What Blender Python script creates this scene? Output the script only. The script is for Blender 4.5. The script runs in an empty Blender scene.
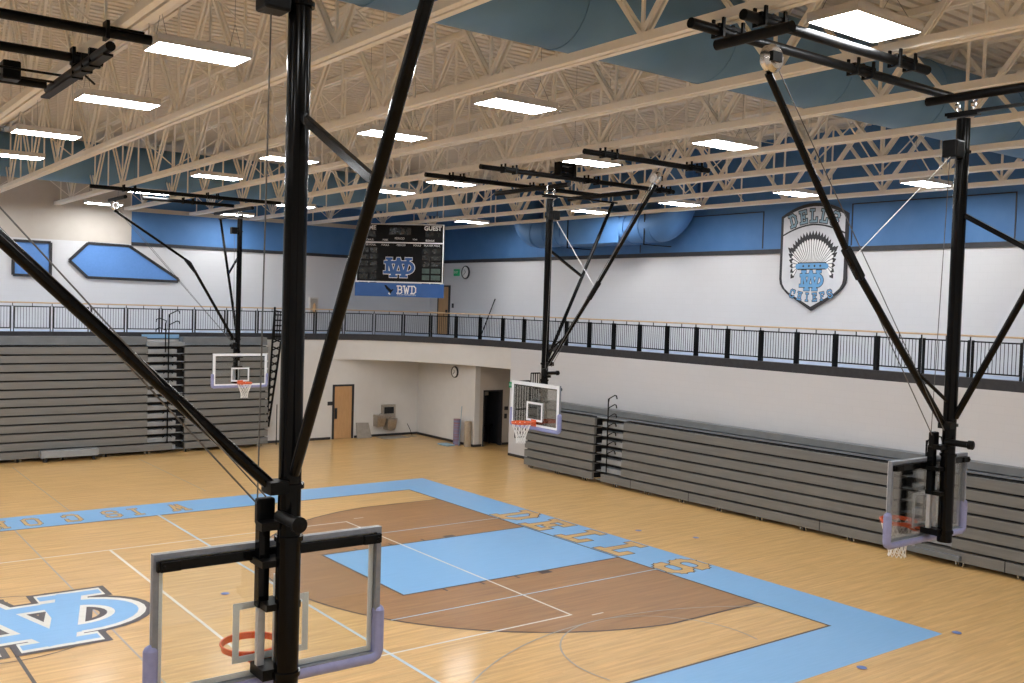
import bpy, math, random
from mathutils import Vector
random.seed(4)
C = bpy.context.scene.collection
S = bpy.context.scene
PI = math.pi

# ------------------------------------------------------------------ materials
def mat(name, col, rough=.5, metal=0., spec=.5, emit=None, coat=0.):
    m = bpy.data.materials.new(name); m.use_nodes = True
    b = m.node_tree.nodes['Principled BSDF']
    b.inputs['Base Color'].default_value = (*col, 1)
    b.inputs['Roughness'].default_value = rough
    b.inputs['Metallic'].default_value = metal
    b.inputs['Specular IOR Level'].default_value = spec
    b.inputs['Coat Weight'].default_value = coat
    b.inputs['Coat Roughness'].default_value = .08
    if emit:
        b.inputs['Emission Color'].default_value = (*emit[0], 1)
        b.inputs['Emission Strength'].default_value = emit[1]
    return m

def noisy(name, c1, c2, scale, rough=.5, metal=0., stretch=(1, 1, 1), bump=0., spec=.5, coat=0., lo=.35, hi=.65, coatr=.08):
    m = mat(name, c1, rough, metal, spec, coat=coat)
    nt = m.node_tree; b = nt.nodes['Principled BSDF']; b.inputs['Coat Roughness'].default_value = coatr
    tc = nt.nodes.new('ShaderNodeTexCoord'); mp = nt.nodes.new('ShaderNodeMapping')
    mp.inputs['Scale'].default_value = stretch
    nz = nt.nodes.new('ShaderNodeTexNoise'); nz.inputs['Scale'].default_value = scale; nz.inputs['Detail'].default_value = 5
    cr = nt.nodes.new('ShaderNodeValToRGB')
    cr.color_ramp.elements[0].position = lo; cr.color_ramp.elements[1].position = hi
    cr.color_ramp.elements[0].color = (*c1, 1); cr.color_ramp.elements[1].color = (*c2, 1)
    L = nt.links.new
    L(tc.outputs['Object'], mp.inputs[0]); L(mp.outputs[0], nz.inputs['Vector']); L(nz.outputs['Fac'], cr.inputs[0]); L(cr.outputs[0], b.inputs['Base Color'])
    if bump:
        bp = nt.nodes.new('ShaderNodeBump'); bp.inputs['Strength'].default_value = bump; bp.inputs['Distance'].default_value = .01
        L(nz.outputs['Fac'], bp.inputs['Height']); L(bp.outputs[0], b.inputs['Normal'])
    return m

def wood_floor(name, a, bcol, c, glaze=0.28):
    m = mat(name, a, .38, 0, .5, coat=.0)
    nt = m.node_tree; b = nt.nodes['Principled BSDF']; L = nt.links.new
    b.inputs['Coat Weight'].default_value = glaze; b.inputs['Coat Roughness'].default_value = .13
    tc = nt.nodes.new('ShaderNodeTexCoord')
    br = nt.nodes.new('ShaderNodeTexBrick')
    br.inputs['Color1'].default_value = (*a, 1); br.inputs['Color2'].default_value = (*bcol, 1); br.inputs['Mortar'].default_value = (*c, 1)
    br.inputs['Scale'].default_value = 1.0; br.inputs['Mortar Size'].default_value = .0014; br.inputs['Bias'].default_value = -.1
    br.inputs['Brick Width'].default_value = 1.15; br.inputs['Row Height'].default_value = .0572; br.offset = .37; br.offset_frequency = 2
    br.inputs['Mortar Smooth'].default_value = .6
    L(tc.outputs['Object'], br.inputs['Vector'])
    mp = nt.nodes.new('ShaderNodeMapping'); mp.inputs['Scale'].default_value = (.55, 7, 1)
    nz = nt.nodes.new('ShaderNodeTexNoise'); nz.inputs['Scale'].default_value = 1.6; nz.inputs['Detail'].default_value = 6
    L(tc.outputs['Object'], mp.inputs[0]); L(mp.outputs[0], nz.inputs['Vector'])
    mr = nt.nodes.new('ShaderNodeMapRange'); mr.inputs['From Min'].default_value = .3; mr.inputs['From Max'].default_value = .7
    mr.inputs['To Min'].default_value = .84; mr.inputs['To Max'].default_value = 1.12
    L(nz.outputs['Fac'], mr.inputs[0])
    mx = nt.nodes.new('ShaderNodeVectorMath'); mx.operation = 'SCALE'
    L(br.outputs['Color'], mx.inputs[0]); L(mr.outputs[0], mx.inputs['Scale']); L(mx.outputs[0], b.inputs['Base Color'])
    return m

def block_wall(name, col, line=.965, axis='x'):
    m = mat(name, col, .55)
    nt = m.node_tree; b = nt.nodes['Principled BSDF']; L = nt.links.new
    tc = nt.nodes.new('ShaderNodeTexCoord'); sp = nt.nodes.new('ShaderNodeSeparateXYZ'); cb = nt.nodes.new('ShaderNodeCombineXYZ')
    ad = nt.nodes.new('ShaderNodeMath'); ad.operation = 'ADD'
    L(tc.outputs['Object'], sp.inputs[0]); L(sp.outputs['X'], ad.inputs[0]); L(sp.outputs['Y'], ad.inputs[1])
    L(ad.outputs[0], cb.inputs['X']); L(sp.outputs['Z'], cb.inputs['Y'])
    br = nt.nodes.new('ShaderNodeTexBrick')
    br.inputs['Color1'].default_value = (*col, 1); br.inputs['Color2'].default_value = (*[v*.985 for v in col], 1)
    br.inputs['Mortar'].default_value = (*[v*line for v in col], 1)
    br.inputs['Scale'].default_value = 1; br.inputs['Mortar Size'].default_value = .008; br.inputs['Brick Width'].default_value = .4; br.inputs['Row Height'].default_value = .2
    L(cb.outputs[0], br.inputs['Vector']); L(br.outputs['Color'], b.inputs['Base Color'])
    bp = nt.nodes.new('ShaderNodeBump'); bp.inputs['Strength'].default_value = .1; bp.inputs['Distance'].default_value = .004; bp.invert = True
    L(br.outputs['Fac'], bp.inputs['Height']); L(bp.outputs[0], b.inputs['Normal'])
    return m

def glass_mat(name, tint=(.97, .985, .98), base=.03):
    m = bpy.data.materials.new(name); m.use_nodes = True; nt = m.node_tree; nt.nodes.clear(); L = nt.links.new
    o = nt.nodes.new('ShaderNodeOutputMaterial'); t = nt.nodes.new('ShaderNodeBsdfTransparent'); g = nt.nodes.new('ShaderNodeBsdfGlossy')
    f = nt.nodes.new('ShaderNodeLayerWeight'); f.inputs['Blend'].default_value = .25
    t.inputs[0].default_value = (*tint, 1); g.inputs['Roughness'].default_value = .02
    mr = nt.nodes.new('ShaderNodeMapRange'); mr.inputs['To Min'].default_value = base; mr.inputs['To Max'].default_value = .7
    mx = nt.nodes.new('ShaderNodeMixShader')
    L(f.outputs['Fresnel'], mr.inputs[0]); L(mr.outputs[0], mx.inputs[0]); L(t.outputs[0], mx.inputs[1]); L(g.outputs[0], mx.inputs[2]); L(mx.outputs[0], o.inputs[0])
    return m

M = {}
M['maple'] = wood_floor('maple', (.64, .40, .155), (.565, .335, .118), (.38, .22, .075))
M['stain'] = wood_floor('stained_maple', (.35, .18, .066), (.29, .14, .05), (.21, .11, .045))
M['court_blue'] = noisy('court_blue_paint', (.185, .405, .69), (.205, .43, .72), 6, .38, stretch=(.3, 4, 1), coat=.28, coatr=.13)
M['court_white'] = noisy('court_white_paint', (.68, .65, .58), (.72, .69, .62), 6, .4, coat=.25)
M['court_black'] = noisy('court_black_paint', (.05, .035, .03), (.065, .045, .04), 9, .4, coat=.25)
M['court_gray'] = noisy('court_gray_line', (.34, .32, .27), (.37, .35, .3), 8, .4, coat=.25)
M['court_pale'] = noisy('court_pale_blue_line', (.42, .55, .66), (.46, .59, .70), 8, .4, coat=.25)
M['wall_white'] = block_wall('painted_block_white', (.655, .655, .67))
M['wall_plain'] = noisy('painted_wall_white', (.67, .655, .63), (.69, .675, .65), 3, .6)
M['wall_beige'] = noisy('painted_wall_beige', (.54, .49, .43), (.56, .51, .45), 3, .6)
M['wall_blue'] = noisy('painted_wall_blue', (.058, .17, .385), (.068, .185, .41), 2, .65)
M['panel_blue'] = noisy('acoustic_panel_blue', (.11, .27, .62), (.12, .285, .65), 14, .7)
M['band_black'] = noisy('band_black', (.02, .02, .025), (.028, .028, .033), 8, .5)
M['ceil'] = noisy('cream_deck_paint', (.72, .665, .585), (.75, .695, .615), 4, .55)
M['truss'] = noisy('cream_truss_paint', (.88, .83, .745), (.90, .85, .77), 5, .5)
M['duct'] = noisy('duct_blue', (.11, .24, .40), (.13, .27, .44), 1.3, .5, stretch=(1, 1, 1))
M['blackm'] = noisy('gloss_black_steel', (.002, .002, .002), (.0035, .0035, .004), 15, .13, 0, spec=.16)
M['blackd'] = noisy('matte_black_steel', (.003, .003, .0035), (.006, .006, .006), 15, .4, spec=.12)
M['chrome'] = noisy('zinc_plated_steel', (.55, .55, .55), (.7, .7, .7), 20, .25, 1.)
M['alu'] = noisy('brushed_aluminium', (.50, .52, .56), (.56, .58, .62), 30, .35, .5)
M['board_frame'] = noisy('slate_board_frame', (.20, .22, .26), (.24, .26, .30), 20, .4, .2)
M['white_frame'] = noisy('white_board_paint', (.80, .82, .84), (.84, .86, .88), 12, .35)
M['pad'] = noisy('lavender_blue_padding', (.26, .28, .50), (.30, .32, .55), 12, .6)
M['orange'] = noisy('orange_rim_paint', (.66, .10, .025), (.74, .13, .035), 14, .35)
M['net'] = noisy('white_net_cord', (.8, .79, .76), (.86, .85, .82), 30, .8)
M['glass'] = glass_mat('board_glass')
M['bl_gray'] = noisy('bleacher_gray_board', (.165, .165, .16), (.19, .19, .183), 2.2, .5, stretch=(.4, .4, 6))
M['bl_deck'] = noisy('bleacher_deck_gray', (.15, .165, .18), (.175, .19, .205), 3, .45)
M['bl_step'] = noisy('bleacher_step_gray', (.27, .29, .31), (.32, .34, .36), 4, .4)
M['bl_dark'] = noisy('black_parts_and_gap_shade', (.006, .006, .007), (.012, .012, .013), 6, .7)  # bleacher gap shade put into the colour; wheels, joints and feet share it
M['door'] = noisy('oak_door_veneer', (.50, .29, .13), (.56, .33, .155), 5, .45, stretch=(6, 6, .5))
M['handwood'] = noisy('handrail_oak', (.55, .38, .22), (.60, .42, .25), 8, .45)
M['steel'] = noisy('fountain_stainless', (.42, .38, .33), (.52, .47, .41), 18, .3, .8)
M['card'] = noisy('brown_cardboard', (.36, .29, .21), (.42, .34, .25), 10, .8)
M['cardgray'] = noisy('gray_board_sheet', (.28, .25, .22), (.32, .29, .25), 10, .7)
M['stripe'] = noisy('striped_roll', (.30, .10, .08), (.16, .22, .38), 9, .7, stretch=(.1, .1, 6))
M['green'] = mat('exit_green', (.02, .28, .12), .5, emit=((.02, .5, .2), .06))
M['face_black'] = noisy('scoreboard_black', (.004, .004, .005), (.006, .006, .007), 5, .5, spec=.15)
M['digit'] = noisy('scoreboard_unlit_digit', (.010, .012, .012), (.016, .018, .017), 5, .25)
M['digit_green'] = noisy('scoreboard_green_digit', (.045, .075, .07), (.07, .11, .10), 9, .3)  # dull green tone for a few digit windows
M['score_blue'] = noisy('scoreboard_sponsor_blue', (.018, .095, .32), (.024, .11, .35), 3, .4)
M['white'] = noisy('white_lettering', (.8, .8, .8), (.85, .85, .85), 10, .5)
M['sign_white'] = noisy('sign_white', (.60, .62, .66), (.66, .68, .71), 4, .5)
M['sign_blue'] = noisy('sign_blue', (.12, .33, .60), (.14, .36, .64), 6, .5)
M['sign_lblue'] = noisy('sign_slate_blue', (.22, .36, .46), (.26, .40, .50), 6, .5)
M['gold'] = noisy('amber_beadwork', (.5, .3, .08), (.55, .33, .1), 10, .5)
M['fixture'] = noisy('fixture_white_enamel', (.62, .58, .55), (.68, .64, .60), 8, .5)
M['lamp'] = mat('lit_diffuser', (.9, .9, .9), .4, emit=((.96, .98, 1.0), 40.))
M['wire'] = noisy('steel_cable', (.10, .095, .09), (.14, .135, .13), 20, .5, .2)
M['wirewhite'] = noisy('pale_rope', (.75, .75, .75), (.8, .8, .8), 20, .7)
M['dark'] = noisy('painted_dark_interior', (.01, .012, .016), (.02, .022, .028), 3, .6)  # darkness beyond the doorway, put into the colour
M['ledge'] = noisy('pale_blue_ledge', (.22, .42, .66), (.25, .46, .70), 5, .5)
M['mark'] = noisy('floor_plate_blue', (.09, .17, .42), (.1, .19, .46), 10, .3)
M['gfloor'] = noisy('gallery_blue_gray_floor', (.34, .44, .60), (.38, .48, .64), 5, .4)

# ------------------------------------------------------------------ mesh builder
class MB:
    def __init__(s): s.v = []; s.f = []; s.m = []; s.cur = 0
    def add(s, vs, fs):
        o = len(s.v); s.v += [tuple(v) for v in vs]; s.f += [tuple(i+o for i in f) for f in fs]; s.m += [s.cur]*len(fs)
    def box(s, x0, x1, y0, y1, z0, z1):
        s.add([(x0,y0,z0),(x1,y0,z0),(x1,y1,z0),(x0,y1,z0),(x0,y0,z1),(x1,y0,z1),(x1,y1,z1),(x0,y1,z1)],
              [(0,3,2,1),(4,5,6,7),(0,1,5,4),(1,2,6,5),(2,3,7,6),(3,0,4,7)]); return s
    def hexa(s, p):
        s.add(p, [(0,3,2,1),(4,5,6,7),(0,1,5,4),(1,2,6,5),(2,3,7,6),(3,0,4,7)]); return s
    def beam(s, a, b, w, h, up=(0,0,1)):
        a = Vector(a); b = Vector(b); d = (b-a).normalized(); u = Vector(up)
        if abs(d.dot(u)) > .98: u = Vector((0,1,0))
        r = d.cross(u).normalized(); u = r.cross(d).normalized(); r = r*w/2; u = u*h/2
        s.add([a-r-u,a+r-u,a+r+u,a-r+u,b-r-u,b+r-u,b+r+u,b-r+u],
              [(0,3,2,1),(4,5,6,7),(0,1,5,4),(1,2,6,5),(2,3,7,6),(3,0,4,7)]); return s
    def tube(s, pts, r, n=12, closed=False, r2=None):
        pts = [Vector(p) for p in pts]; k = len(pts); rings = []
        prev = None
        for i, p in enumerate(pts):
            if closed: d = (pts[(i+1)%k]-pts[i-1]).normalized()
            else: d = ((pts[min(i+1,k-1)]-p).normalized()+(p-pts[max(i-1,0)]).normalized()).normalized()
            if prev is None:
                u = Vector((0,0,1)) if abs(d.z) < .95 else Vector((1,0,0))
                a = d.cross(u).normalized()
            else: a = (prev - d*prev.dot(d)).normalized()
            prev = a; b = d.cross(a)
            rr = r if r2 is None else r+(r2-r)*i/(k-1)
            rings.append([p+(a*math.cos(2*PI*j/n)+b*math.sin(2*PI*j/n))*rr for j in range(n)])
        o = [v for rg in rings for v in rg]; fs = []
        for i in range(k if closed else k-1):
            i2 = (i+1)%k
            for j in range(n): fs.append((i*n+j, i*n+(j+1)%n, i2*n+(j+1)%n, i2*n+j))
        if not closed:
            fs.append(tuple(reversed(range(n)))); fs.append(tuple((k-1)*n+j for j in range(n)))
        s.add(o, fs); return s
    def lathe(s, c, prof, n=24, axis=(0,0,1)):
        ax = Vector(axis).normalized(); u = Vector((1,0,0)) if abs(ax.x) < .9 else Vector((0,1,0))
        a = ax.cross(u).normalized(); b = ax.cross(a); c = Vector(c); o = []; fs = []
        for (r, h) in prof: o += [c+ax*h+(a*math.cos(2*PI*j/n)+b*math.sin(2*PI*j/n))*r for j in range(n)]
        for i in range(len(prof)-1):
            for j in range(n): fs.append((i*n+j, i*n+(j+1)%n, (i+1)*n+(j+1)%n, (i+1)*n+j))
        s.add(o, fs); return s
    def prism(s, poly, f, t0, t1):
        """poly: 2D outline, f(u,v,t)->3D"""
        n = len(poly); s.add([f(u,v,t0) for u,v in poly]+[f(u,v,t1) for u,v in poly],
            [tuple(reversed(range(n))), tuple(range(n,2*n))]+[(i,(i+1)%n,(i+1)%n+n,i+n) for i in range(n)]); return s
    def flat(s, poly, f):
        vs = [Vector(f(u,v)) for u,v in poly]; n = (vs[1]-vs[0]).cross(vs[2]-vs[0])
        if n.length < 1e-9: n = (vs[2]-vs[0]).cross(vs[3]-vs[0])
        n.normalize()
        if abs(n.z) > .7:
            if n.z < 0: n = -n; vs = vs[::-1]
        elif n.x+n.y > 0: n = -n; vs = vs[::-1]
        s.k = (getattr(s, 'k', 0)+1) % 14; o = n*(s.k*7e-5)
        s.add([v+o for v in vs], [tuple(range(len(poly)))]); return s
    def strip(s, a, b, f):
        n = len(a); s.add([f(*p) for p in a]+[f(*p) for p in b], [(i,i+1,i+1+n,i+n) for i in range(n-1)]); return s
    def build(s, name, m, parent=None, smooth=False, label=None, bevel=0):
        me = bpy.data.meshes.new(name); off = Vector((0,0,0))
        if parent is not None:
            q = parent
            while q is not None: off += q.location; q = q.parent
        me.from_pydata([tuple(Vector(v)-off) for v in s.v], [], s.f)
        ms = m if isinstance(m, (list, tuple)) else [m]
        for x in ms: me.materials.append(x)
        if len(ms) > 1: me.polygons.foreach_set('material_index', s.m)
        if smooth:
            me.polygons.foreach_set('use_smooth', [True]*len(me.polygons))
            try: me.set_sharp_from_angle(angle=math.radians(40))
            except Exception: pass
        me.update()
        o = bpy.data.objects.new(name, me); C.objects.link(o)
        if parent is not None: o.parent = parent
        if label: o['label'] = label
        if bevel:
            bv = o.modifiers.new('bevel', 'BEVEL'); bv.width = bevel; bv.segments = 2; bv.limit_method = 'ANGLE'
        return o

def thing(name, loc, label, cat, group=None, kind=None):
    o = bpy.data.objects.new(name, None); C.objects.link(o); o.location = loc; o.empty_display_size = .2
    if label: o['label'] = label
    if cat: o['category'] = cat
    if group: o['group'] = group
    if kind: o['kind'] = kind
    return o
def tag(o, label, cat, group=None, kind=None):
    if label: o['label'] = label
    if cat: o['category'] = cat
    if group: o['group'] = group
    if kind: o['kind'] = kind
    return o
def struct(o, label=None): o['kind'] = 'structure'; 
def st(o, label, cat):
    o['kind'] = 'structure'; o['label'] = label; o['category'] = cat; return o
def copy_tree(o, loc=None, parent=None):
    c = o.copy(); C.objects.link(c)
    if parent is not None: c.parent = parent
    if loc is not None: c.location = loc
    for ch in list(o.children): copy_tree(ch, None, c)
    return c

# ------------------------------------------------------------------ stroke lettering (block, slab serifs)
GL = {
 'D': [[(0,0),(2.6,0),(4,1.4),(4,4.6),(2.6,6),(0,6)],[(.9,0),(.9,6)]],
 'E': [[(.9,0),(.9,6)],[(0,0),(4,0),(4,1.3)],[(0,6),(4,6),(4,4.7)],[(.9,3),(2.7,3)],[(2.7,2.4),(2.7,3.6)]],
 'L': [[(1,0),(1,6)],[(0,6),(2.1,6)],[(0,0),(4,0),(4,1.6)]],
 'S': [[(0,1.5),(.1,.8),(.9,0),(3.1,0),(4,.9),(4,2.1),(3.1,3),(.9,3),(0,3.9),(0,5.1),(.9,6),(3.1,6),(3.9,5.2),(4,4.5)]],
 'C': [[(4,1.4),(4,.9),(3.1,0),(.9,0),(0,.9),(0,5.1),(.9,6),(3.1,6),(4,5.1)],[(4,4.1),(4,6)]],
 'O': [[(.9,0),(3.1,0),(4,.9),(4,5.1),(3.1,6),(.9,6),(0,5.1),(0,.9),(.9,0)]],
 'I': [[(2,0),(2,6)],[(.9,0),(3.1,0)],[(.9,6),(3.1,6)]],
 'H': [[(.8,0),(.8,6)],[(3.2,0),(3.2,6)],[(.8,3),(3.2,3)],[(0,0),(1.6,0)],[(2.4,0),(4,0)],[(0,6),(1.6,6)],[(2.4,6),(4,6)]],
 'F': [[(.9,0),(.9,6)],[(0,0),(1.9,0)],[(0,6),(4,6),(4,4.7)],[(.9,3),(2.7,3)]],
 'W': [[(.3,6),(1.3,0),(2.3,4.6),(3.3,0),(4.3,6)],[(-.4,6),(1,6)],[(3.6,6),(5,6)]],
 'N': [[(.7,0),(.7,6),(3.3,0),(3.3,6)],[(0,0),(1.4,0)],[(0,6),(.9,6)],[(2.6,6),(4,6)]],
 'B': [[(0,0),(3.1,0),(4,.8),(4,2.3),(3.1,3),(.9,3)],[(3.1,3),(3.8,3.7),(3.8,5.2),(3,6),(0,6)],[(.9,0),(.9,6)]],
}
def seg_quads(x1, y1, x2, y2, w):
    d = math.hypot(x2-x1, y2-y1) or 1; ux, uy = (x2-x1)/d, (y2-y1)/d; h = w/2; nx, ny = -uy*h, ux*h
    x1 -= ux*h*.98; y1 -= uy*h*.98; x2 += ux*h*.98; y2 += uy*h*.98
    return [(x1+nx,y1+ny),(x1-nx,y1-ny),(x2-nx,y2-ny),(x2+nx,y2+ny)]
def letter(mb, ch, f, w):
    for pl in GL[ch]:
        for (a, b) in zip(pl[:-1], pl[1:]): mb.flat(seg_quads(*a, *b, w), f)

# interlocked W and D monogram in its own units (centre 0,0; total width about 4, height about 2.5)
def monogram(mb, f, grow):
    u = 1/100.
    def sg(x1, y1, x2, y2, w, cap=0.):
        w = w*u+2*grow; x1, x2 = (x1-337)*u, (x2-337)*u; y1, y2 = (377-y1)*u, (377-y2)*u
        d = math.hypot(x2-x1, y2-y1); ux, uy = (x2-x1)/d, (y2-y1)/d; nx, ny = -uy*w/2, ux*w/2; e = (grow if grow > 0 else .03)+cap*u
        x1 -= ux*e; y1 -= uy*e; x2 += ux*e; y2 += uy*e
        mb.flat([(x1+nx,y1+ny),(x1-nx,y1-ny),(x2-nx,y2-ny),(x2+nx,y2+ny)], f)
    for s_ in ((205,262,266,492,44),(266,492,331,262,44),(331,262,396,492,44),(396,492,458,262,44)): sg(*s_)
    for s_ in ((172,270,252,270,30),(414,270,500,270,30),(218,487,314,487,28),(350,487,444,487,28),(312,262,352,262,14)): sg(*s_)
    for s_ in ((150,314,440,314,36),(142,440,440,440,36),(188,300,188,455,38)): sg(*s_)
    # bowl
    n = 14; ro, ri = 81*u+grow, 45*u-grow
    cx, cy = (440-337)*u, 0
    A, B = [], []
    for i in range(n+1):
        t = -PI/2+PI*i/n
        A.append((cx+math.cos(t)*(1.17*ro), cy+math.sin(t)*ro)); B.append((cx+math.cos(t)*(1.17*ri), cy+math.sin(t)*ri))
    mb.strip(A, B, f)
    sg(420,300,420,455,30) if grow < .03 else None

# ------------------------------------------------------------------ floor and court
FX0, FX1, FY0, FY1 = -34., 9.5, -14., 28.6
fl = MB().box(FX0, FX1, FY0, FY1, -.12, 0).build('floor', M['maple']); st(fl, 'varnished maple gym floor running under everything', 'floor')
def layer(k): return lambda u, v: (u, v, .0016*k)
def arc(cx, cy, r, a0, a1, n=48): return [(cx+r*math.cos(a0+(a1-a0)*i/n), cy+r*math.sin(a0+(a1-a0)*i/n)) for i in range(n+1)]
def line(mb, pts, w, f, closed=False):
    if closed: pts = pts+[pts[0]]
    for a, b in zip(pts[:-1], pts[1:]):
        d = math.hypot(b[0]-a[0], b[1]-a[1])
        if d < 1e-6: continue
        ux, uy = (b[0]-a[0])/d, (b[1]-a[1])/d; nx, ny = -uy*w/2, ux*w/2; e = w*.45 if len(pts) == 2 or d > .6 else 0
        mb.flat([(a[0]+nx-ux*e,a[1]+ny-uy*e),(a[0]-nx-ux*e,a[1]-ny-uy*e),(b[0]-nx+ux*e,b[1]-ny+uy*e),(b[0]+nx+ux*e,b[1]+ny+uy*e)], f)
CW = 15.18; CX = -12.67; CL = 2*CX; YC = 7.58; BW = 1.42
# stained three point areas
Rr = 5.98
def three(x0, sgn):
    bx = x0-sgn*1.6
    a = math.asin(1.0)
    pts = [(x0, YC+5.92)]+[(bx-sgn*Rr*math.sin(t), YC+Rr*math.cos(t)) for t in [0.14+(PI-.28)*i/60 for i in range(61)]]+[(x0, YC-5.92)]
    return pts
m = MB()
for x0, sg in ((0, 1), (CL, -1)):
    p = three(x0, sg); n = len(p); m.add([layer(1)(u, v) for u, v in p], [tuple(range(n))])
m.build('stained_scoring_area', M['stain'], fl)
# keys
KX, K1, K2 = -5.79, 5.74, 9.34
m = MB()
for a, b in ((KX, 0), (CL, CL-KX)): m.flat([(a,K1),(b,K1),(b,K2),(a,K2)], layer(2))
# border
for q in (((CL-BW,CW),(BW,CW),(BW,CW+BW+.1),(CL-BW,CW+BW+.1)), ((CL-BW,-BW),(BW,-BW),(BW,0),(CL-BW,0)),
          ((0,0),(BW,0),(BW,CW),(0,CW)), ((CL-BW,0),(CL,0),(CL,CW),(CL-BW,CW))): m.flat(q, layer(2))
m.build('blue_border_and_keys', M['court_blue'], fl)
m = MB(); f3 = layer(3)
line(m, [(0,0),(0,CW),(CL,CW),(CL,0)], .05, f3, True)
for x0, sg in ((0, 1), (CL, -1)):
    line(m, three(x0, sg), .05, f3)
    kx = KX if sg == 1 else CL-KX
    line(m, [(x0,K1),(kx,K1),(kx,K2),(x0,K2)], .05, f3)
    for kk in (2.13, 3.05, 3.96, 4.88):
        for yy, s2 in ((K1,-1),(K2,1)):
            if kk == 2.13: m.flat([(x0-sg*kk,yy),(x0-sg*(kk+.3),yy),(x0-sg*(kk+.3),yy+s2*.2),(x0-sg*kk,yy+s2*.2)], f3)
            else: line(m, [(x0-sg*kk,yy),(x0-sg*kk,yy+s2*.18)], .05, f3)
line(m, [(CX,0),(CX,6.1)], .055, f3); line(m, [(CX,9.3),(CX,CW)], .03, f3)
line(m, arc(CX, 7.7, 1.85, 0, 2*PI, 64), .03, f3)
m.build('black_court_lines', M['court_black'], fl)
m = MB(); f4 = layer(4)
VX = -3.74
line(m, [(VX,3.04),(VX,12.12),(2*CX-VX,12.12),(2*CX-VX,3.04)], .05, f4, True)
line(m, [(-9.67,3.04),(-9.67,12.12)], .06, f4); line(m, [(2*CX+9.67,3.04),(2*CX+9.67,12.12)], .06, f4)
for yy in (2.82, 12.34): line(m, [(VX+.35,yy),(VX+.6,yy)], .04, f4)
m.build('white_volleyball_lines', M['court_white'], fl)
m = MB()
line(m, [(-7.64,-9),(-7.64,CW)], .06, f4)
line(m, [(-6.75,4.53),(0,4.53)], .04, f4); line(m, [(-6.5,10.54),(0,10.54)], .04, f4)
m.build('pale_blue_lines', M['court_pale'], fl)
m = MB()
line(m, [(-11.08,-9),(-11.08,CW)], .035, f3)
for bx, by, s in ((-12.73,-3.46,1), (-3.57,-3.46,1), (-3.57,19.66,-1), (-12.73,19.66,-1)):
    if s == 1:
        for pp in (arc(bx, by, 5.98, .0, PI, 60), arc(bx, by+4.16, 1.83, 0, 2*PI, 48)):
            seg = []
            for q in pp+[(99, 99)]:
                if .02 < q[1] < CW and q[0] < -.02: seg.append(q)
                else:
                    if len(seg) > 1: line(m, seg, .03, layer(5))
                    seg = []
    else:
        if bx > -5: line(m, [(-9.47, 24.5), (-9.47, 16.8)], .03, layer(5)); line(m, [(-5.45, 24.5), (-5.45, 17.8)], .03, layer(5))
        p_ = []
        seg = []
        for q in p_:
            if q[1] > CW+BW+.12: seg.append(q)
            else:
                if len(seg) > 1: line(m, seg, .03, layer(5))
                seg = []
        if len(seg) > 1: line(m, seg, .03, layer(5))
m.build('gray_practice_court_lines', M['court_gray'], fl)
# floor lettering: DELLS on the end border, WISCONSIN on the far border
def court_text(txt, origin, right, up, h, adv, gaps, wscale=1., lw=1.05):
    k = h/6.
    for mname, w, lay in (('court_black', lw+.36, 3), ('maple', lw, 4)):
        m = MB()
        for i, ch in enumerate(txt):
            ox = gaps[i]
            def f(u, v, ox=ox, lay=lay):
                s = (u*k*wscale+ox); return (origin[0]+right[0]*s+up[0]*(v*k), origin[1]+right[1]*s+up[1]*(v*k), .0016*lay)
            letter(m, ch, f, w)
        m.build('border_letter_outlines' if mname == 'court_black' else 'border_letter_fills', M[mname], fl)
court_text('DELLS', (.2, 10.95), (0,-1), (1,0), 1.03, 0, [0.05, 1.36, 2.86, 4.33, 6.18], 1.0, 1.3)
wx = [-7.32, -8.46, -9.08, -10.05, -11.0, -11.75, -12.4, -13.25, -14.1]
court_text('WISCONSIN', (-6.75, 16.28), (-1,0), (0,-1), .76, 0, [(-6.75)-v-.6 for v in wx], .62)
# centre monogram
sc = 1.2
for mname, gr, lay in (('court_black', .15, 5), ('court_white', .06, 6), ('court_blue', -.035, 7)):
    m = MB(); monogram(m, lambda u, v, lay=lay: (CX+u*sc, 7.72+v*sc, .0016*lay), gr)
    m.build('centre_monogram_'+mname.split('_')[1], M[mname], fl)
m = MB()
for (x, y) in ((2.36,7.5),(3.1,6.17),(1.71,-1.53),(-8.7,7.62),(-1.42,-1.62)):
    m.flat(arc(x, y, .085, 0, 2*PI, 16)[:-1], layer(6))
m.build('floor_sleeve_caps', M['mark'], fl)

# ------------------------------------------------------------------ walls
WY, WX = 26.2, 7.0           # lower walls
UY, UX = 28.6, 9.0           # gallery walls
ZF = 4.38
o = MB().box(FX0, 2.86, WY, WY+.3, 0, 3.33).box(3.85, WX, WY, WY+.3, 0, 3.33).box(2.86, 3.85, WY, WY+.3, 2.28, 3.33)
o = o.build('wall_back', M['wall_plain']); st(o, 'white lower wall at the far side, under the gallery', 'wall')
o = MB().box(WX, WX+.25, 21.8, WY+.3, 0, 3.33).build('wall_alcove', M['wall_plain']); st(o, 'short white alcove wall carrying the lower clock', 'wall')
m = MB().box(WX+.25, 7.42, 21.8, 22.0, 0, 3.33).box(8.38, UX, 21.8, 22.0, 0, 3.33).box(7.42, 8.38, 21.8, 22.0, 2.3, 3.33)
m.box(WX+.25, UX, 19.1, 19.3, 0, 3.33); m.box(UX, UX+.2, 19.1, 22.0, 0, 3.33)
o = m.build('wall_passage', M['wall_beige']); st(o, 'beige wall of the short passage beside the bleachers', 'wall')
o = MB().box(WX, WX+.25, FY0, 19.45, 0, 4.15).build('wall_right', M['wall_white']); st(o, 'white block wall behind the right bleachers', 'wall')
m = MB().box(FX0, UX+.3, UY, UY+.3, ZF, 7.72)
o = m.build('wall_gallery_back', M['wall_white']); st(o, 'white block upper wall behind the far gallery', 'wall')
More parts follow.
